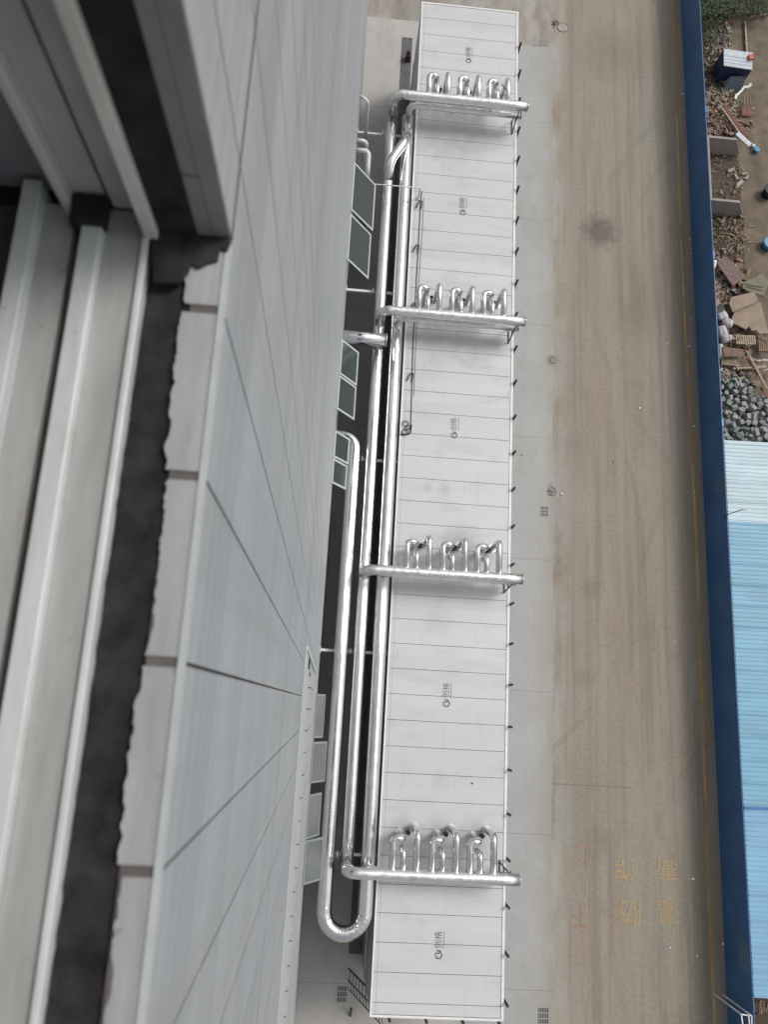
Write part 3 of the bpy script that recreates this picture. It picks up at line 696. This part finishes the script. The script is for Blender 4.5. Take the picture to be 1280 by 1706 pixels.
tag(o, 'thin dark rod sticking out of the rightmost riser at the farthest header', 'rod')

# ladder stair at the near end of the housing
st = empty('access_stair', at(583, 1648, 0)); tag(st, 'steep steel stair with a barred handrail at the near left corner of the housing', 'stair')
ya = -10.87
s0, s1 = Vector((1.66, ya, 0)), Vector((2.76, ya, 3.6))
def rail_pt(t, h): p = s0.lerp(s1, t); return Vector((p.x, p.y, p.z + h))
k = MB().bar(rail_pt(0, 0), rail_pt(1, 0), .035, .035); kids(k.build('stringer', M['dark']), st)
k = MB().bar(rail_pt(0, 0) + Vector((0, .42, 0)), rail_pt(1, 0) + Vector((0, .42, 0)), .05, .05); kids(k.build('stringer', M['dark']), st)
k = MB().bar(rail_pt(0, 1.05), rail_pt(1, 1.05), .028, .028); kids(k.build('handrail', M['dark']), st)
for t in range(12): kids(MB().bar(rail_pt(t / 11, 0), rail_pt(t / 11, 1.05), .02, .02).build('baluster', M['dark']), st)
for t in range(10): q = rail_pt((t + .5) / 10, 0); kids(MB().box(q.x - .016, q.x + .016, q.y, q.y + .42, q.z - .03, q.z).build('tread', M['dark']), st)

# ------------------------------------------------------------------ fence, shed and edge things
FX, FH = 17.5, 2.13
fe = empty('site_fence', (FX, 0, 0)); tag(fe, 'long dark blue corrugated sheet metal fence along the brown road', 'fence')
fb = MB(); ys = []; y = -50.
prof = [(0, 0), (.09, 0), (.12, .03), (.21, .03)]
pts = []
while y < 52:
    for dy, dx in prof: pts.append((FX + dx * .12, y + dy))
    y += .24
n = len(pts); off = .006
vs = [(x, yy, 0) for x, yy in pts] + [(x, yy, FH) for x, yy in pts] + [(x + off, yy, 0) for x, yy in pts] + [(x + off, yy, FH) for x, yy in pts]
fs = []
for i in range(n - 1):
    fs += [(i, i + 1, n + i + 1, n + i), (2 * n + i, 3 * n + i, 3 * n + i + 1, 2 * n + i + 1), (n + i, n + i + 1, 3 * n + i + 1, 3 * n + i)]
fb.add(vs, fs); kids(fb.build('sheeting', M['fence']), fe)
fr = MB()
for z in (.4, 1.2, 2.0): fr.box(FX + .03, FX + .07, -50, 52, z, z + .04)
for k in range(35): fr.box(FX + .03, FX + .08, -50 + 3 * k, -49.95 + 3 * k, 0, FH - .01)
kids(fr.build('rails', M['fence']), fe)
for (u, v, hh) in ((1200, 806, .42), (1251, 1592, .55)):
    q = at(u, v, 1.7); kids(MB().box(FX - .012, FX - .004, q.y - hh, q.y + hh, 1.2, 2.1).build('patch_sheet', M['patch']), fe)
kids(MB().box(FX - .008, FX + .034, -50, 52, FH, FH + .02).build('cap_strip', M['fence']), fe)
# corrugated lean-to shed
SY1, SY0 = at(1203.5, 733, 2.1).y, at(1258, 1662, 2.1).y
YS = at(1210, 868, 2.1).y; YM = at(1230, 1345, 2.1).y
sh = empty('lean_to_shed', (19.5, (SY0 + SY1) / 2, 0)); tag(sh, 'low lean-to shed with pale and sky blue corrugated roof sheets behind the fence', 'shed')
def corr(y0, y1, mt, name, dz=0):
    b = MB(); P = []; y = y0
    while y < y1 - .01:
        for dy, h in ((0, 0), (.055, 0), (.075, .02), (.115, .02), (.135, 0)):
            if y + dy <= y1: P.append((y + dy, h))
        y += .19
    P.append((y1, 0)); x0, x1 = FX + .07, 26
    z0, z1 = 2.1 + dz, 2.55 + dz; n = len(P)
    vs = [(x0, q, z0 + h) for q, h in P] + [(x1, q, z1 + h) for q, h in P]
    b.add(vs, [(i, i + 1, n + i + 1, n + i) for i in range(n - 1)])
    q = y0
    while q < y1: b.box(x0 - .01, x1, q, q + .018, z0 - .01, z0 + .0); q += .95
    # lap seams: small raised edges
    q = y0 + .9
    while q < y1:
        b.add([(x0, q, z0 + .024), (x1, q, z1 + .024), (x1, q + .05, z1 + .034), (x0, q + .05, z0 + .034), (x0, q + .055, z0 - .0), (x1, q + .055, z1 - .0)], [(0, 1, 2, 3), (3, 2, 5, 4)]); q += .93
    kids(b.build(name, mt), sh)
corr(YS, SY1, M['shedpale'], 'roof_sheet', .012); corr(YM + .05, YS, M['shedblue'], 'roof_sheet'); corr(SY0, YM - .05, M['shedblue2'], 'roof_sheet', .006)
kids(MB().box(FX + .07, 26, YM - .06, YM + .06, 2.09, 2.16).build('ridge_strip', M['scrapblue']), sh)
kids(MB().box(FX + .1, 26, SY0 + .05, SY0 + .1, 0, 2.08).box(FX + .1, 26, SY1 - .1, SY1 - .05, 0, 2.08).build('wall', M['fence']), sh)
# small lamp on an arm
a = at(1213, 857, 2.4); b = at(1238, 849, 3.0)
lp = empty('yard_lamp', a); tag(lp, 'small white lamp on a thin bent arm above the blue shed roof', 'lamp')
kids(MB().tube([(FX + .05, a.y, 1.6), a, b], .022, 8).build('arm', M['dark']), lp); 
kids(MB().tube([b, b + Vector((.16, .02, .02))], .05, 12, rs=[.03, .07]).build('lamp_head', M['white'], bevel=.01), lp)
# windowed patch (paler) on the fence
for (u, v, h) in ((1200, 805, 1.2), (1252, 1590, 1.6)):
    pass
# white tubular frame leaning at the near end of the fence
q = at(1236, 1690, 2.3)
fr2 = MB()
for (p1, p2) in (((1236, 1690), (1253, 1692)), ((1236, 1690), (1239, 1712)), ((1253, 1692), (1254, 1714)), ((1248, 1691), (1250, 1712))):
    fr2.bar(at(*p1, 2.3), at(*p2, 2.3), .04, .04)
a = at(1236, 1690, 2.3); fr2.bar(a, (a.x, a.y, 0), .04, .04); a = at(1253, 1692, 2.3); fr2.bar(a, (a.x, a.y, 0), .04, .04)
tag(fr2.build('tubular_frame', M['whitesteel']), 'white tubular frame standing at the near end of the blue fence', 'frame')

# grates, covers
def grate(u, v, w_, h_, label):
    c = at(u, v, .0); g = empty('drain_grate', (c.x, c.y, 0)); tag(g, label, 'drain', 'square drain grates')
    kids(MB().box(c.x - w_ / 2, c.x + w_ / 2, c.y - h_ / 2, c.y + h_ / 2, .0, .012).build('pit', M['black']), g)
    for i in range(7): x = c.x - w_ / 2 + w_ * i / 6; kids(MB().box(x - .013, x + .013, c.y - h_ / 2, c.y + h_ / 2, .012, .02).build('bar', M['conc']), g)
    for i in range(4): y = c.y - h_ / 2 + h_ * i / 3; kids(MB().box(c.x - w_ / 2 + .014, c.x + w_ / 2 - .014, y - .018, y + .018, .012, .018).build('cross_bar', M['conc']), g)
grate(905, 72, .34, .42, 'square drain grate near the far right corner of the housing')
grate(908, 852, .36, .5, 'square drain grate in the middle of the concrete strip')
grate(906, 1692, .42, .6, 'square drain grate at the near end of the concrete strip')
grate(570, 1656, .38, .6, 'square drain grate in the yard left of the stair')
def cover(u, v, r, label, debris=True):
    c = at(u, v); g = empty('manhole_cover', (c.x, c.y, 0)); tag(g, label, 'manhole', 'round manhole covers')
    kids(MB().tube([(c.x, c.y, .0), (c.x, c.y, .014)], r, 24).build('lid', M['yard']), g)
    b = MB(); b.tube([(c.x + r * math.cos(a * math.pi / 12), c.y + r * math.sin(a * math.pi / 12), .014) for a in range(25)], .014, 6); kids(b.build('rim', M['darkgrey']), g)
cover(938, 46, .3, 'round manhole cover beyond the far end of the concrete strip')
cover(922, 600, .18, 'round manhole cover on the edge of the concrete, level with the second farthest header')
cover(920, 819, .2, 'round manhole cover right beside the middle drain grate')
def lumps(name, pts, size, mt, label, cat, n=9, z=0, seed=1):
    r = random.Random(seed); b = MB(); c = at(*pts)
    for i in range(n):
        p = c + Vector((r.uniform(-size, size), r.uniform(-size, size), z + .02)); s = r.uniform(.02, .08) * size / .2
        Mx = Matrix.Translation(p) @ Matrix.Rotation(r.uniform(0, 3), 4, (r.random(), r.random(), r.random()))
        b.box(-s, s, -s * .6, s * .6, -s * .3, s * .3, Mx)
    return tag(b.build(name, mt), kind='stuff')
lumps('rubble_heap', (926, 41), .2, M['wood'], 'little heap of muddy scraps beside the far manhole cover', 'rubble', 12, seed=2)
lumps('rubble_heap', (918, 822), .14, M['dark'], 'dark scraps at the rim of the manhole by the middle drain', 'rubble', 8, seed=4)
# white litter along the road
lit = [(1133, 9), (1137, 20), (1150, 400), (1153, 423), (1142, 440), (1151, 530), (1149, 577), (1066, 680), (1023, 769), (936, 823), (1145, 244), (1157, 710), (1128, 925), (1117, 1578), (1161, 1592), (1113, 573), (870, 758), (1205, 1572), (1212, 1632), (1137, 157), (1158, 790), (1136, 187), (1155, 1464), (1158, 820), (1160, 1012), (1125, 1069)]
for i, (u, v) in enumerate(lit):
    c = at(u, v); s = .035 + .03 * ((i * 7) % 5) / 5
    Mx = Matrix.Translation(c + Vector((0, 0, .02 + s * .3))) @ Matrix.Rotation(i, 4, 'Z') @ Matrix.Rotation(.3, 4, 'X')
    o = MB().box(-s, s, -s * .7, s * .7, -s * .25, s * .25, Mx).build('litter', M['white'] if i % 4 else M['pink'], bevel=s * .15)
    tag(o, 'small pale scrap of litter lying on the bare ground', 'litter', 'pale scraps scattered over the ground')
# painted words on the road, read from the fence side
for ch, u, v, mt in (('高', 1113, 1446, 'yellow'), ('温', 1114, 1516, 'yellow'), ('作', 1043, 1446, 'yellow'), ('防', 1050, 1518, 'yellow'), ('上', 977, 1424, 'faint'), ('下', 968, 1524, 'faint')):
    c = at(u, v)
    o = text_mesh('painted_character', ch, 1.05, Matrix.Translation((c.x, c.y, .012)) @ Matrix.Rotation(math.pi, 4, 'Z'), M[mt], .001)
    tag(o, {'高': 'worn yellow character painted nearest the fence, farther row', '温': 'worn yellow character painted nearest the fence, nearer row', '作': 'worn yellow character in the middle of the road, farther row',
            '防': 'worn yellow character in the middle of the road, nearer row', '上': 'faded reddish character by the concrete edge, farther row', '下': 'faintest painted character by the concrete edge, nearer row'}[ch], 'road marking', 'characters painted on the road')
q = at(681, 90, .4); o = MB().box(-.14, .14, -.16, .16, 0, .42, Matrix.Translation((q.x, q.y, 0))).tube([(q.x, q.y, .42), (q.x, q.y, .6)], .08, 12).build('hydrant_box', M['maroon'], bevel=.03)
tag(o, 'dark maroon box standing by the far left side of the housing', 'box')
o = MB().tube([at(584, 1692, .03), at(585, 1680, .5)], .05, 10).build('post_stub', M['dark']); tag(o, 'dark short post in the yard below the stair foot', 'post')

# ------------------------------------------------------------------ waste ground behind the fence
rn = random.Random(11)
def plank(p1, p2, z, w_, h_, mt, label, cat='plank', group='planks on the waste ground', name='plank', z2=None):
    o = MB().bar(at(*p1, z), at(*p2, z2 if z2 is not None else z), w_, h_).build(name, mt); return tag(o, label, cat, group)
# blue box with pale slatted lid
c4 = [at(1207, 81, 1.2), at(1256, 88, 1.2), at(1254, 116, 1.2), at(1207, 109, 1.2)]
bx = empty('storage_bin', at(1230, 110, 0)); tag(bx, 'dark blue metal bin with a pale slatted lid on the waste ground', 'bin')
lo = [Vector((p.x, p.y, 0)) for p in c4]; hi = [Vector((p.x, p.y, 1.15)) for p in c4]
kids(MB().add(lo + hi, [(0, 1, 2, 3), (4, 7, 6, 5), (0, 4, 5, 1), (1, 5, 6, 2), (2, 6, 7, 3), (3, 7, 4, 0)]).build('body', M['bluebox']), bx)
cen = sum(c4, Vector()) / 4
for i in range(4):
    t0, t1 = (0, .42, .62, .8)[i], (.4, .6, .78, 1.0)[i]
    a, b, c, d_ = c4[0].lerp(c4[3], t0), c4[1].lerp(c4[2], t0), c4[1].lerp(c4[2], t1), c4[0].lerp(c4[3], t1)
    vs = [a, b, c, d_]; vs = [v - Vector((0, 0, .045)) for v in vs] + vs
    kids(MB().add(vs, [(0, 3, 2, 1), (4, 5, 6, 7), (0, 1, 5, 4), (1, 2, 6, 5), (2, 3, 7, 6), (3, 0, 4, 7)]).build('lid_slat', M['lid']), bx)
def sheet(name, px, z, th, mt, label, cat, group=None, zs=None):
    P = [at(u, v, (zs[i] if zs else z)) for i, (u, v) in enumerate(px)]; n = len(P)
    b = MB().add([p for p in P] + [p - Vector((0, 0, th)) for p in P], [tuple(range(n)), tuple(range(2 * n - 1, n - 1, -1))] + [(i, (i + 1) % n, n + (i + 1) % n, n + i) for i in range(n)])
    return tag(b.build(name, mt), label, cat, group)
sheet('panel', [(1219, 127), (1243, 127), (1238, 152), (1206, 152), (1210, 134)], .5, .03, M['binside'], 'mottled grey blue panel leaning below the blue bin', 'panel', zs=[.9, .9, .1, .1, .6])
o = MB()
for (a, b) in (((1227, 160), (1238, 150)), ((1228, 158), (1226, 165)), ((1238, 150), (1239, 142)), ((1240, 146), (1250, 144)), ((1250, 144), (1252, 139))): o.bar(at(*a, .25), at(*b, .3), .13, .05)
tag(o.build('plastic_scrap', M['white']), 'crumpled white plastic scrap in front of the grey panel', 'scrap')
sheet('tub', [(1249, 90), (1256, 89), (1258, 97), (1250, 98)], 1.35, .15, M['redplastic'], 'small bright red plastic tub on the corner of the bin lid', 'tub')
# pink mound of rubble
o = lumps('rubble_heap', (1200, 72), .5, M['pink'], 'pinkish rubble heap beside the far side of the blue bin', 'rubble', 60, .05, seed=8)
sheet('board', [(1208, 37), (1213, 34), (1222, 52), (1215, 55)], .3, .03, M['card'], 'pale green grey board lying in the far weeds', 'board')
# concrete bay
bay = empty('concrete_bay', at(1215, 290, 0)); tag(bay, 'open topped three sided concrete bay with sloping side walls behind the fence', 'bay')
ZT = 1.15
x0 = at(1180, 226, ZT).x; x1 = at(1184, 333, ZT).x
A = at(1178, 225, ZT); Bp = at(1228, 229, ZT); C_ = at(1183, 333, ZT); D = at(1234, 337, ZT)
tw = .13
back = MB().box(A.x, A.x + tw, C_.y, A.y, 0, ZT); kids(back.build('back_wall', M['wallc']), bay)
for (yy, nm) in ((A.y - tw, 'far'), (C_.y, 'near')):
    xe = Bp.x if nm == 'far' else D.x
    P = [(A.x + tw, 0), (xe + .62, 0), (xe + .62, .25), (xe, ZT), (A.x + tw, ZT)]
    vs = [(x, yy, z) for x, z in P] + [(x, yy + tw, z) for x, z in P]
    kids(MB().add(vs, [tuple(range(5)), tuple(range(9, 4, -1))] + [(i, (i + 1) % 5, 5 + (i + 1) % 5, 5 + i) for i in range(5)]).build('side_wall', M['wallc']), bay)
# rubble inside the bay
for k, (u, v, s, rz) in enumerate(((1218, 285, .22, .5), (1226, 296, .18, 2), (1232, 307, .26, .8), (1240, 291, .16, .2), (1244, 297, .14, 1.2), (1228, 313, .12, .3), (1222, 322, .08, 1))):
    c = at(u, v); Mx = Matrix.Translation(c + Vector((0, 0, .06))) @ Matrix.Rotation(rz, 4, 'Z') @ Matrix.Rotation(.2, 4, 'X')
    tag(MB().box(-s, s, -s * .4, s * .4, -.06, .06, Mx).build('concrete_lump', M['wallc'], bevel=.02), 'pale broken slab lying inside the concrete bay', 'rubble', 'broken slabs in the concrete bay')
# blue barrel top etc. at the picture's edge
def bucket(u, v, r, h, mt, label, cat):
    c = at(u, v); g = MB().tube([(c.x, c.y, 0), (c.x, c.y, h)], r, 18, rs=[r * .85, r]).tube([(c.x + r * math.cos(a * math.pi / 9), c.y + r * math.sin(a * math.pi / 9), h) for a in range(19)], r * .08, 6)
    return tag(g.build('tub', mt), label, cat)
bucket(1259, 253, .17, .25, M['scrapcyan'], 'small cyan plastic tub at the sloping end of the far bay wall', 'tub')
bucket(1254, 246, .08, .2, M['white'], 'tiny white pot next to the small cyan tub', 'pot')
bucket(1278, 325, .35, .5, M['black'], 'black round bin at the picture edge beside the concrete bay', 'bin')
bucket(1278, 411, .34, .4, M['scrapcyan'], 'large bright blue tub at the picture edge above the cardboard', 'tub')
for (u, v, s, nm) in ((1174, 182, .2, 'blue cloth hanging over the fence top beside the plank heap'), (1182, 424, .22, 'bright blue rag hooked on the fence top above the reddish board'), (1196, 703, .2, 'dull blue rag on the fence top beside the stone heap')):
    c = at(u, v, FH)
    tag(MB().box(FX - .03, FX + .1, c.y - s, c.y + s, FH - .3, FH + .03).build('blue_rag', M['scrapblue'], bevel=.02), nm, 'rag')
# long beams and planks
plank((1204, 180), (1236, 226), .6, .1, .06, M['woodlight'], 'long pale beam slanting down to the corner of the concrete bay')
plank((1209, 178), (1244, 228), .45, .22, .05, M['redwood'], 'dark red plank lying beside the long pale beam')
plank((1229, 222), (1251, 242), .9, .28, .05, M['lid'], 'grey board propped across the corner of the concrete bay')
sheet('board', [(1238, 176), (1254, 177), (1254, 193), (1237, 192)], .4, .04, M['redwood'], 'brick red square board at the edge of the earth path', 'board')
for k, (a, b) in enumerate((((1242, 160), (1241, 176)), ((1246, 158), (1246, 176)), ((1250, 160), (1252, 176)))): plank(a, b, .35, .06, .05, M['wood'], 'thin brown batten sticking out from the brick red board', 'batten', 'battens by the brick red board')
for k in range(26):
    u = rn.uniform(1178, 1252); v = rn.uniform(182, 222); an = rn.uniform(-.5, 1.2); L = rn.uniform(10, 26)
    plank((u, v), (min(u + L * math.cos(an), 1258), v + L * math.sin(an)), rn.uniform(.1, .35), rn.uniform(.06, .14), .03, rn.choice([M['wood'], M['redwood'], M['woodlight'], M['wood']]), 'broken plank in the scattered heap between the blue bin and the concrete bay', group='broken planks between bin and bay')
for k in range(16):
    u = rn.uniform(1186, 1262); v = rn.uniform(372, 420); an = rn.uniform(-1.5, 1.5); L = rn.uniform(4, 12)
    plank((u, v), (u + L * math.cos(an), v + L * math.sin(an)), .05, .04, .03, rn.choice([M['wood'], M['woodlight']]), 'small stick on the bare soil below the concrete bay', 'stick', 'sticks on the soil below the bay', 'stick')
# reddish board, cardboard, sacks
sheet('board', [(1195, 438), (1208, 425), (1244, 461), (1222, 476)], .7, .05, M['redpanel'], 'red brown board lying diagonally next to the fence', 'board', zs=[.7, .75, .5, .45])
sheet('sheet', [(1183, 433), (1196, 433), (1193, 446), (1184, 444)], 1.6, .03, M['white'], 'white square sheet standing behind the fence by the red brown board', 'sheet')
sheet('cardboard', [(1219, 495), (1258, 486), (1265, 502), (1222, 520), (1216, 506)], .72, .02, M['card'], 'upper flattened cardboard box of the two large ones', 'cardboard')
sheet('cardboard', [(1226, 517), (1268, 503), (1282, 555), (1266, 556), (1262, 550), (1254, 551), (1249, 543), (1244, 549), (1217, 537)], .6, .05, M['card'], 'largest flattened cardboard sheet, torn along its near edge', 'cardboard')
sheet('cardboard', [(1218, 536), (1243, 548), (1246, 544), (1221, 530)], .66, .02, M['card'], 'corrugated cardboard flap on the left of the torn sheet', 'cardboard')
sheet('tarpaulin', [(1240, 470), (1272, 456), (1282, 470), (1274, 492), (1246, 486), (1238, 478)], .5, .04, simple('olive_sheet', (.17, .16, .105), .8, var=.25, scale=5), 'crumpled olive grey sheet between the cardboard and the red brown board', 'tarpaulin')
for k, (a, b) in enumerate((((1242, 472), (1272, 478)), ((1244, 476), (1272, 484)), ((1240, 481), (1274, 494)))): plank(a, b, .56, .03, .03, M['dark'], 'thin dark rod lying on the olive sheet', 'rod', 'rods on the olive sheet', 'rod')
sheet('sheet', [(1187, 488), (1199, 487), (1200, 507), (1188, 516)], .9, .05, M['card'], 'pale board with a red stripe against the fence', 'board')
plank((1188, 497), (1201, 492), .95, .14, .03, M['redwood'], 'red batten on the pale board against the fence', 'batten', None, 'batten')
sheet('sheet', [(1188, 517), (1203, 508), (1212, 515), (1211, 530), (1192, 528)], .5, .05, M['black'], 'black plastic sheet against the fence beside the sacks', 'sheet')
b = empty('rake', at(1206, 515, .9)); tag(b, 'thin wooden pole with a pointed head lying across the heap by the fence', 'pole')
kids(MB().tube([at(1206, 515, .9), at(1220, 577, .8)], .02, 8).build('shaft', M['woodlight']), b); kids(MB().bar(at(1207, 518, .93), at(1209, 527, .93), .12, .02).build('head', M['bag']), b)
def sack(u, v, sx, sy, z, rz, lb):
    b = MB(); c = at(u, v, 0); n, k = 12, 8; r = random.Random(u); vs = []
    for i in range(k + 1):
        ph = math.pi * i / k
        for j in range(n):
            th = 2 * math.pi * j / n; q = 1 + r.uniform(-.14, .14)
            ex = lambda s: math.copysign(abs(s) ** .6, s)
            vs.append(Matrix.Translation((c.x, c.y, z)) @ Matrix.Rotation(rz, 4, 'Z') @ Vector((sx * ex(math.sin(ph)) * ex(math.cos(th)) * q, sy * ex(math.sin(ph)) * ex(math.sin(th)) * q, .16 * math.cos(ph) + r.uniform(-.02, .02))))
    b.add(vs, [(i * n + j, i * n + (j + 1) % n, (i + 1) * n + (j + 1) % n, (i + 1) * n + j) for i in range(k) for j in range(n)], True)
    tag(b.build('sack', M['bag']), lb, 'sack', 'white woven sacks along the fence')
sack(1196, 535, .3, .2, .5, .3, 'white sack beside the black plastic sheet'); sack(1204, 546, .3, .22, .55, -.5, 'mauve white sack with folds under the thin wooden pole')
sack(1196, 560, .25, .3, .5, .2, 'white sack between the two folded ones by the fence'); sack(1203, 572, .3, .18, .5, .4, 'white sack just beyond the wooden pallets'); sack(1193, 592, .14, .4, .5, 0, 'narrow white sack squeezed against the fence')
def pallet(u, v, wx, wy, z, rz, label, ns=7, mt='wood'):
    c = at(u, v, 0); T = Matrix.Translation((c.x, c.y, z)) @ Matrix.Rotation(rz, 4, 'Z')
    p = empty('pallet', (c.x, c.y, z)); tag(p, label, 'pallet', 'old wooden pallets')
    a = MB()
    for i in range(ns): x = -wx / 2 + wx * (i + .5) / ns; a.box(x - wx / ns * .32, x + wx / ns * .32, -wy / 2, wy / 2, .1, .12, T)
    kids(a.build('deck_boards', M[mt]), p)
    a = MB()
    for y in (-wy / 2 + .05, 0, wy / 2 - .05): a.box(-wx / 2, wx / 2, y - .045, y + .045, 0, .1, T)
    kids(a.build('bearers', M[mt]), p)
pallet(1234, 574, 1.05, .5, .45, .05, 'old pallet with wide gaps just below the torn cardboard', 9, 'woodlight')
pallet(1266, 580, .6, .8, .35, 0, 'brown pallet at the picture edge below the torn cardboard', 6)
pallet(1212, 606, 1.0, .55, .3, 0, 'grey pallet against the fence above the stone heap', 11, 'woodlight')
pallet(1240, 612, 1.1, .5, .2, .03, 'low pallet just above the stone heap', 14, 'wood')
sheet('board', [(1205, 577), (1240, 582), (1241, 593), (1207, 594)], .72, .03, simple('brown_board', (.16, .1, .07), .8, var=.3), 'dark brown board lying over two pallets', 'board')
plank((1222, 614), (1278, 611), .7, .09, .05, M['woodlight'], 'long pale timber lying across the pallets above the stone heap')
plank((1246, 586), (1279, 648), .8, .1, .05, M['woodlight'], 'longest pale timber slanting from the pallets down to the picture edge')
plank((1193, 610), (1216, 626), .6, .05, .04, M['woodlight'], 'thin pale lath beside the fence above the stone heap')
plank((1228, 631), (1242, 628), .5, .06, .04, M['woodlight'], 'short pale lath at the top of the stone heap')
plank((1268, 645), (1281, 663), .6, .14, .05, M['redwood'], 'pinkish plank at the picture edge above the stone heap')
for k in range(45):
    u = rn.uniform(1192, 1280); v = rn.uniform(560, 632); an = rn.uniform(-1.6, 1.6); L = rn.uniform(5, 20)
    plank((u, v), (min(1281, u + L * math.cos(an)), v + L * math.sin(an)), rn.uniform(.15, .8), rn.uniform(.03, .08), .03, rn.choice([M['wood'], M['woodlight'], M['redwood'], M['bag'], M['wood']]), 'loose batten in the timber heap around the pallets', 'batten', 'loose battens round the pallets', 'batten')
# heap of granite setts
placed = []
tries = 0
while len(placed) < 150 and tries < 9000:
    tries += 1
    u = rn.uniform(1196, 1292); v = rn.uniform(624, 734)
    if v < 640 and u > 1250: continue
    if u > 1252 and v < 660: continue
    lvl = 0 if len(placed) < 85 else 1
    if all((u - a) ** 2 + (v - b) ** 2 > (8.2 if lvl == 0 else 9.5) ** 2 for a, b, l in placed if l == lvl): placed.append((u, v, lvl))
for i, (u, v, l) in enumerate(placed):
    s = rn.uniform(.105, .145); zc = .13 + .2 * l + rn.uniform(-.02, .06)
    c = at(u, v, zc)
    Mx = Matrix.Translation(c) @ Matrix.Rotation(rn.uniform(0, 3), 4, 'Z') @ Matrix.Rotation(rn.uniform(-.5, .5), 4, 'X') @ Matrix.Rotation(rn.uniform(-.5, .5), 4, 'Y')
    b = MB().box(-s, s, -s * rn.uniform(.75, 1), s * rn.uniform(.75, 1), -s * .9, s * .9)
    b.v = [tuple(Vector(p) + Vector((rn.uniform(-.014, .014), rn.uniform(-.014, .014), rn.uniform(-.014, .014)))) for p in b.v]
    o = b.build('granite_sett', M[rn.choice(['stone', 'stone', 'stone2', 'stone3'])], bevel=.018); o.matrix_world = Mx
    tag(o, 'rough grey granite sett in the heap between the shed and the pallets', 'stone', 'granite setts in the heap')
# near end: bundle of sticks past the shed
for k in range(22):
    u = 1256 + k * 1.3; a = at(u, 1664 + rn.uniform(-2, 3), .5); b = at(u - 2 + rn.uniform(-5, 5), 1683 + rn.uniform(-6, 8), .2)
    tag(MB().bar(a, b, .05, .03).build('stick', rn.choice([M['wood'], M['redwood'], M['woodlight']])), 'thin stick of the bundle lying at the near end of the shed', 'stick', 'bundle of sticks at the near end of the shed')
# boundary timber of the path and rail by the weeds
tag(MB().bar(at(1242, 36, .12), at(1245, 88, .12), .1, .1).build('path_edging', M['woodlight']), 'long pale timber edging between weeds and earth path, beyond the bin', 'timber')
tag(MB().bar(at(1252, 22, .2), at(1285, 15, .2), .06, .06).bar(at(1250, 28, .2), at(1285, 22, .2), .06, .06).bar(at(1264, 19, .2), at(1266, 26, .2), .05, .05).bar(at(1275, 17, .2), at(1277, 24, .2), .05, .05).build('ladder', M['woodlight']), 'wooden ladder lying at the top right corner of the picture', 'ladder')
# weeds and litter of the strip
wd = MB(); rw = random.Random(21)
def tuft(px, n, s0, s1, box):
    for k in range(n):
        u = rw.uniform(box[0], box[2]); v = rw.uniform(box[1], box[3]); c = at(u, v, rw.uniform(.02, .45 * px)); L = rw.uniform(s0, s1)
        a = rw.uniform(0, 6.28); dv = Vector((math.cos(a), math.sin(a), rw.uniform(-.2, .5))) * L; sd = Vector((-math.sin(a), math.cos(a), 0)) * L * .22
        wd.add([c, c + dv * .5 + sd, c + dv, c + dv * .5 - sd], [(0, 1, 2, 3)])
tuft(2.2, 2600, .08, .26, (1166, -25, 1290, 24)); tuft(1.2, 900, .05, .18, (1168, 0, 1222, 70)); tuft(.8, 900, .04, .14, (1168, 20, 1200, 90)); tuft(.6, 700, .04, .12, (1170, 90, 1206, 215)); tuft(.5, 350, .04, .12, (1184, 368, 1215, 425)); tuft(.6, 200, .04, .1, (1205, 150, 1235, 180))
tag(wd.build('weeds', M['leaf']), kind='stuff')
def scatter(name, n, smin, smax, mt, rng_v, u0=1172, flat=.35):
    db = MB()
    for k in range(n):
        u = rw.uniform(u0, 1292); v = rw.uniform(*rw.choice(rng_v)); c = at(u, v, .03)
        if c.x > 20.4 + .25 * math.sin(v * .07) or c.x < 17.7: continue
        q = rw.random(); s = smin + (smax - smin) * q * q
        db.box(-s, s, -s * flat * rw.uniform(.4, 1.5), s * flat, -.012, .012, Matrix.Translation(c + Vector((0, 0, rw.uniform(.01, .16)))) @ Matrix.Rotation(rw.uniform(0, 3.1), 4, 'Z') @ Matrix.Rotation(rw.uniform(-.5, .5), 4, 'X') @ Matrix.Rotation(rw.uniform(-.4, .4), 4, 'Y'))
    tag(db.build(name, mt), kind='stuff')
HB = [(24, 226), (24, 226), (150, 226), (430, 640), (430, 640), (520, 640)]
scatter('debris', 1500, .02, .2, M['woodlight'], HB); scatter('debris', 1700, .02, .24, M['wood'], HB + [(340, 430)]); scatter('debris', 1000, .02, .2, M['redwood'], HB)
scatter('debris', 350, .02, .12, M['bag'], HB); scatter('debris', 500, .02, .1, M['dark'], HB + [(230, 430)], flat=.7); scatter('debris', 700, .01, .07, M['woodlight'], [(232, 340), (340, 430)])
scatter('debris', 420, .05, .22, M['card'], [(150, 226), (460, 640)], flat=.6)
scatter('debris', 300, .015, .06, M['stone'], [(600, 735), (232, 430), (30, 120)], flat=.8)
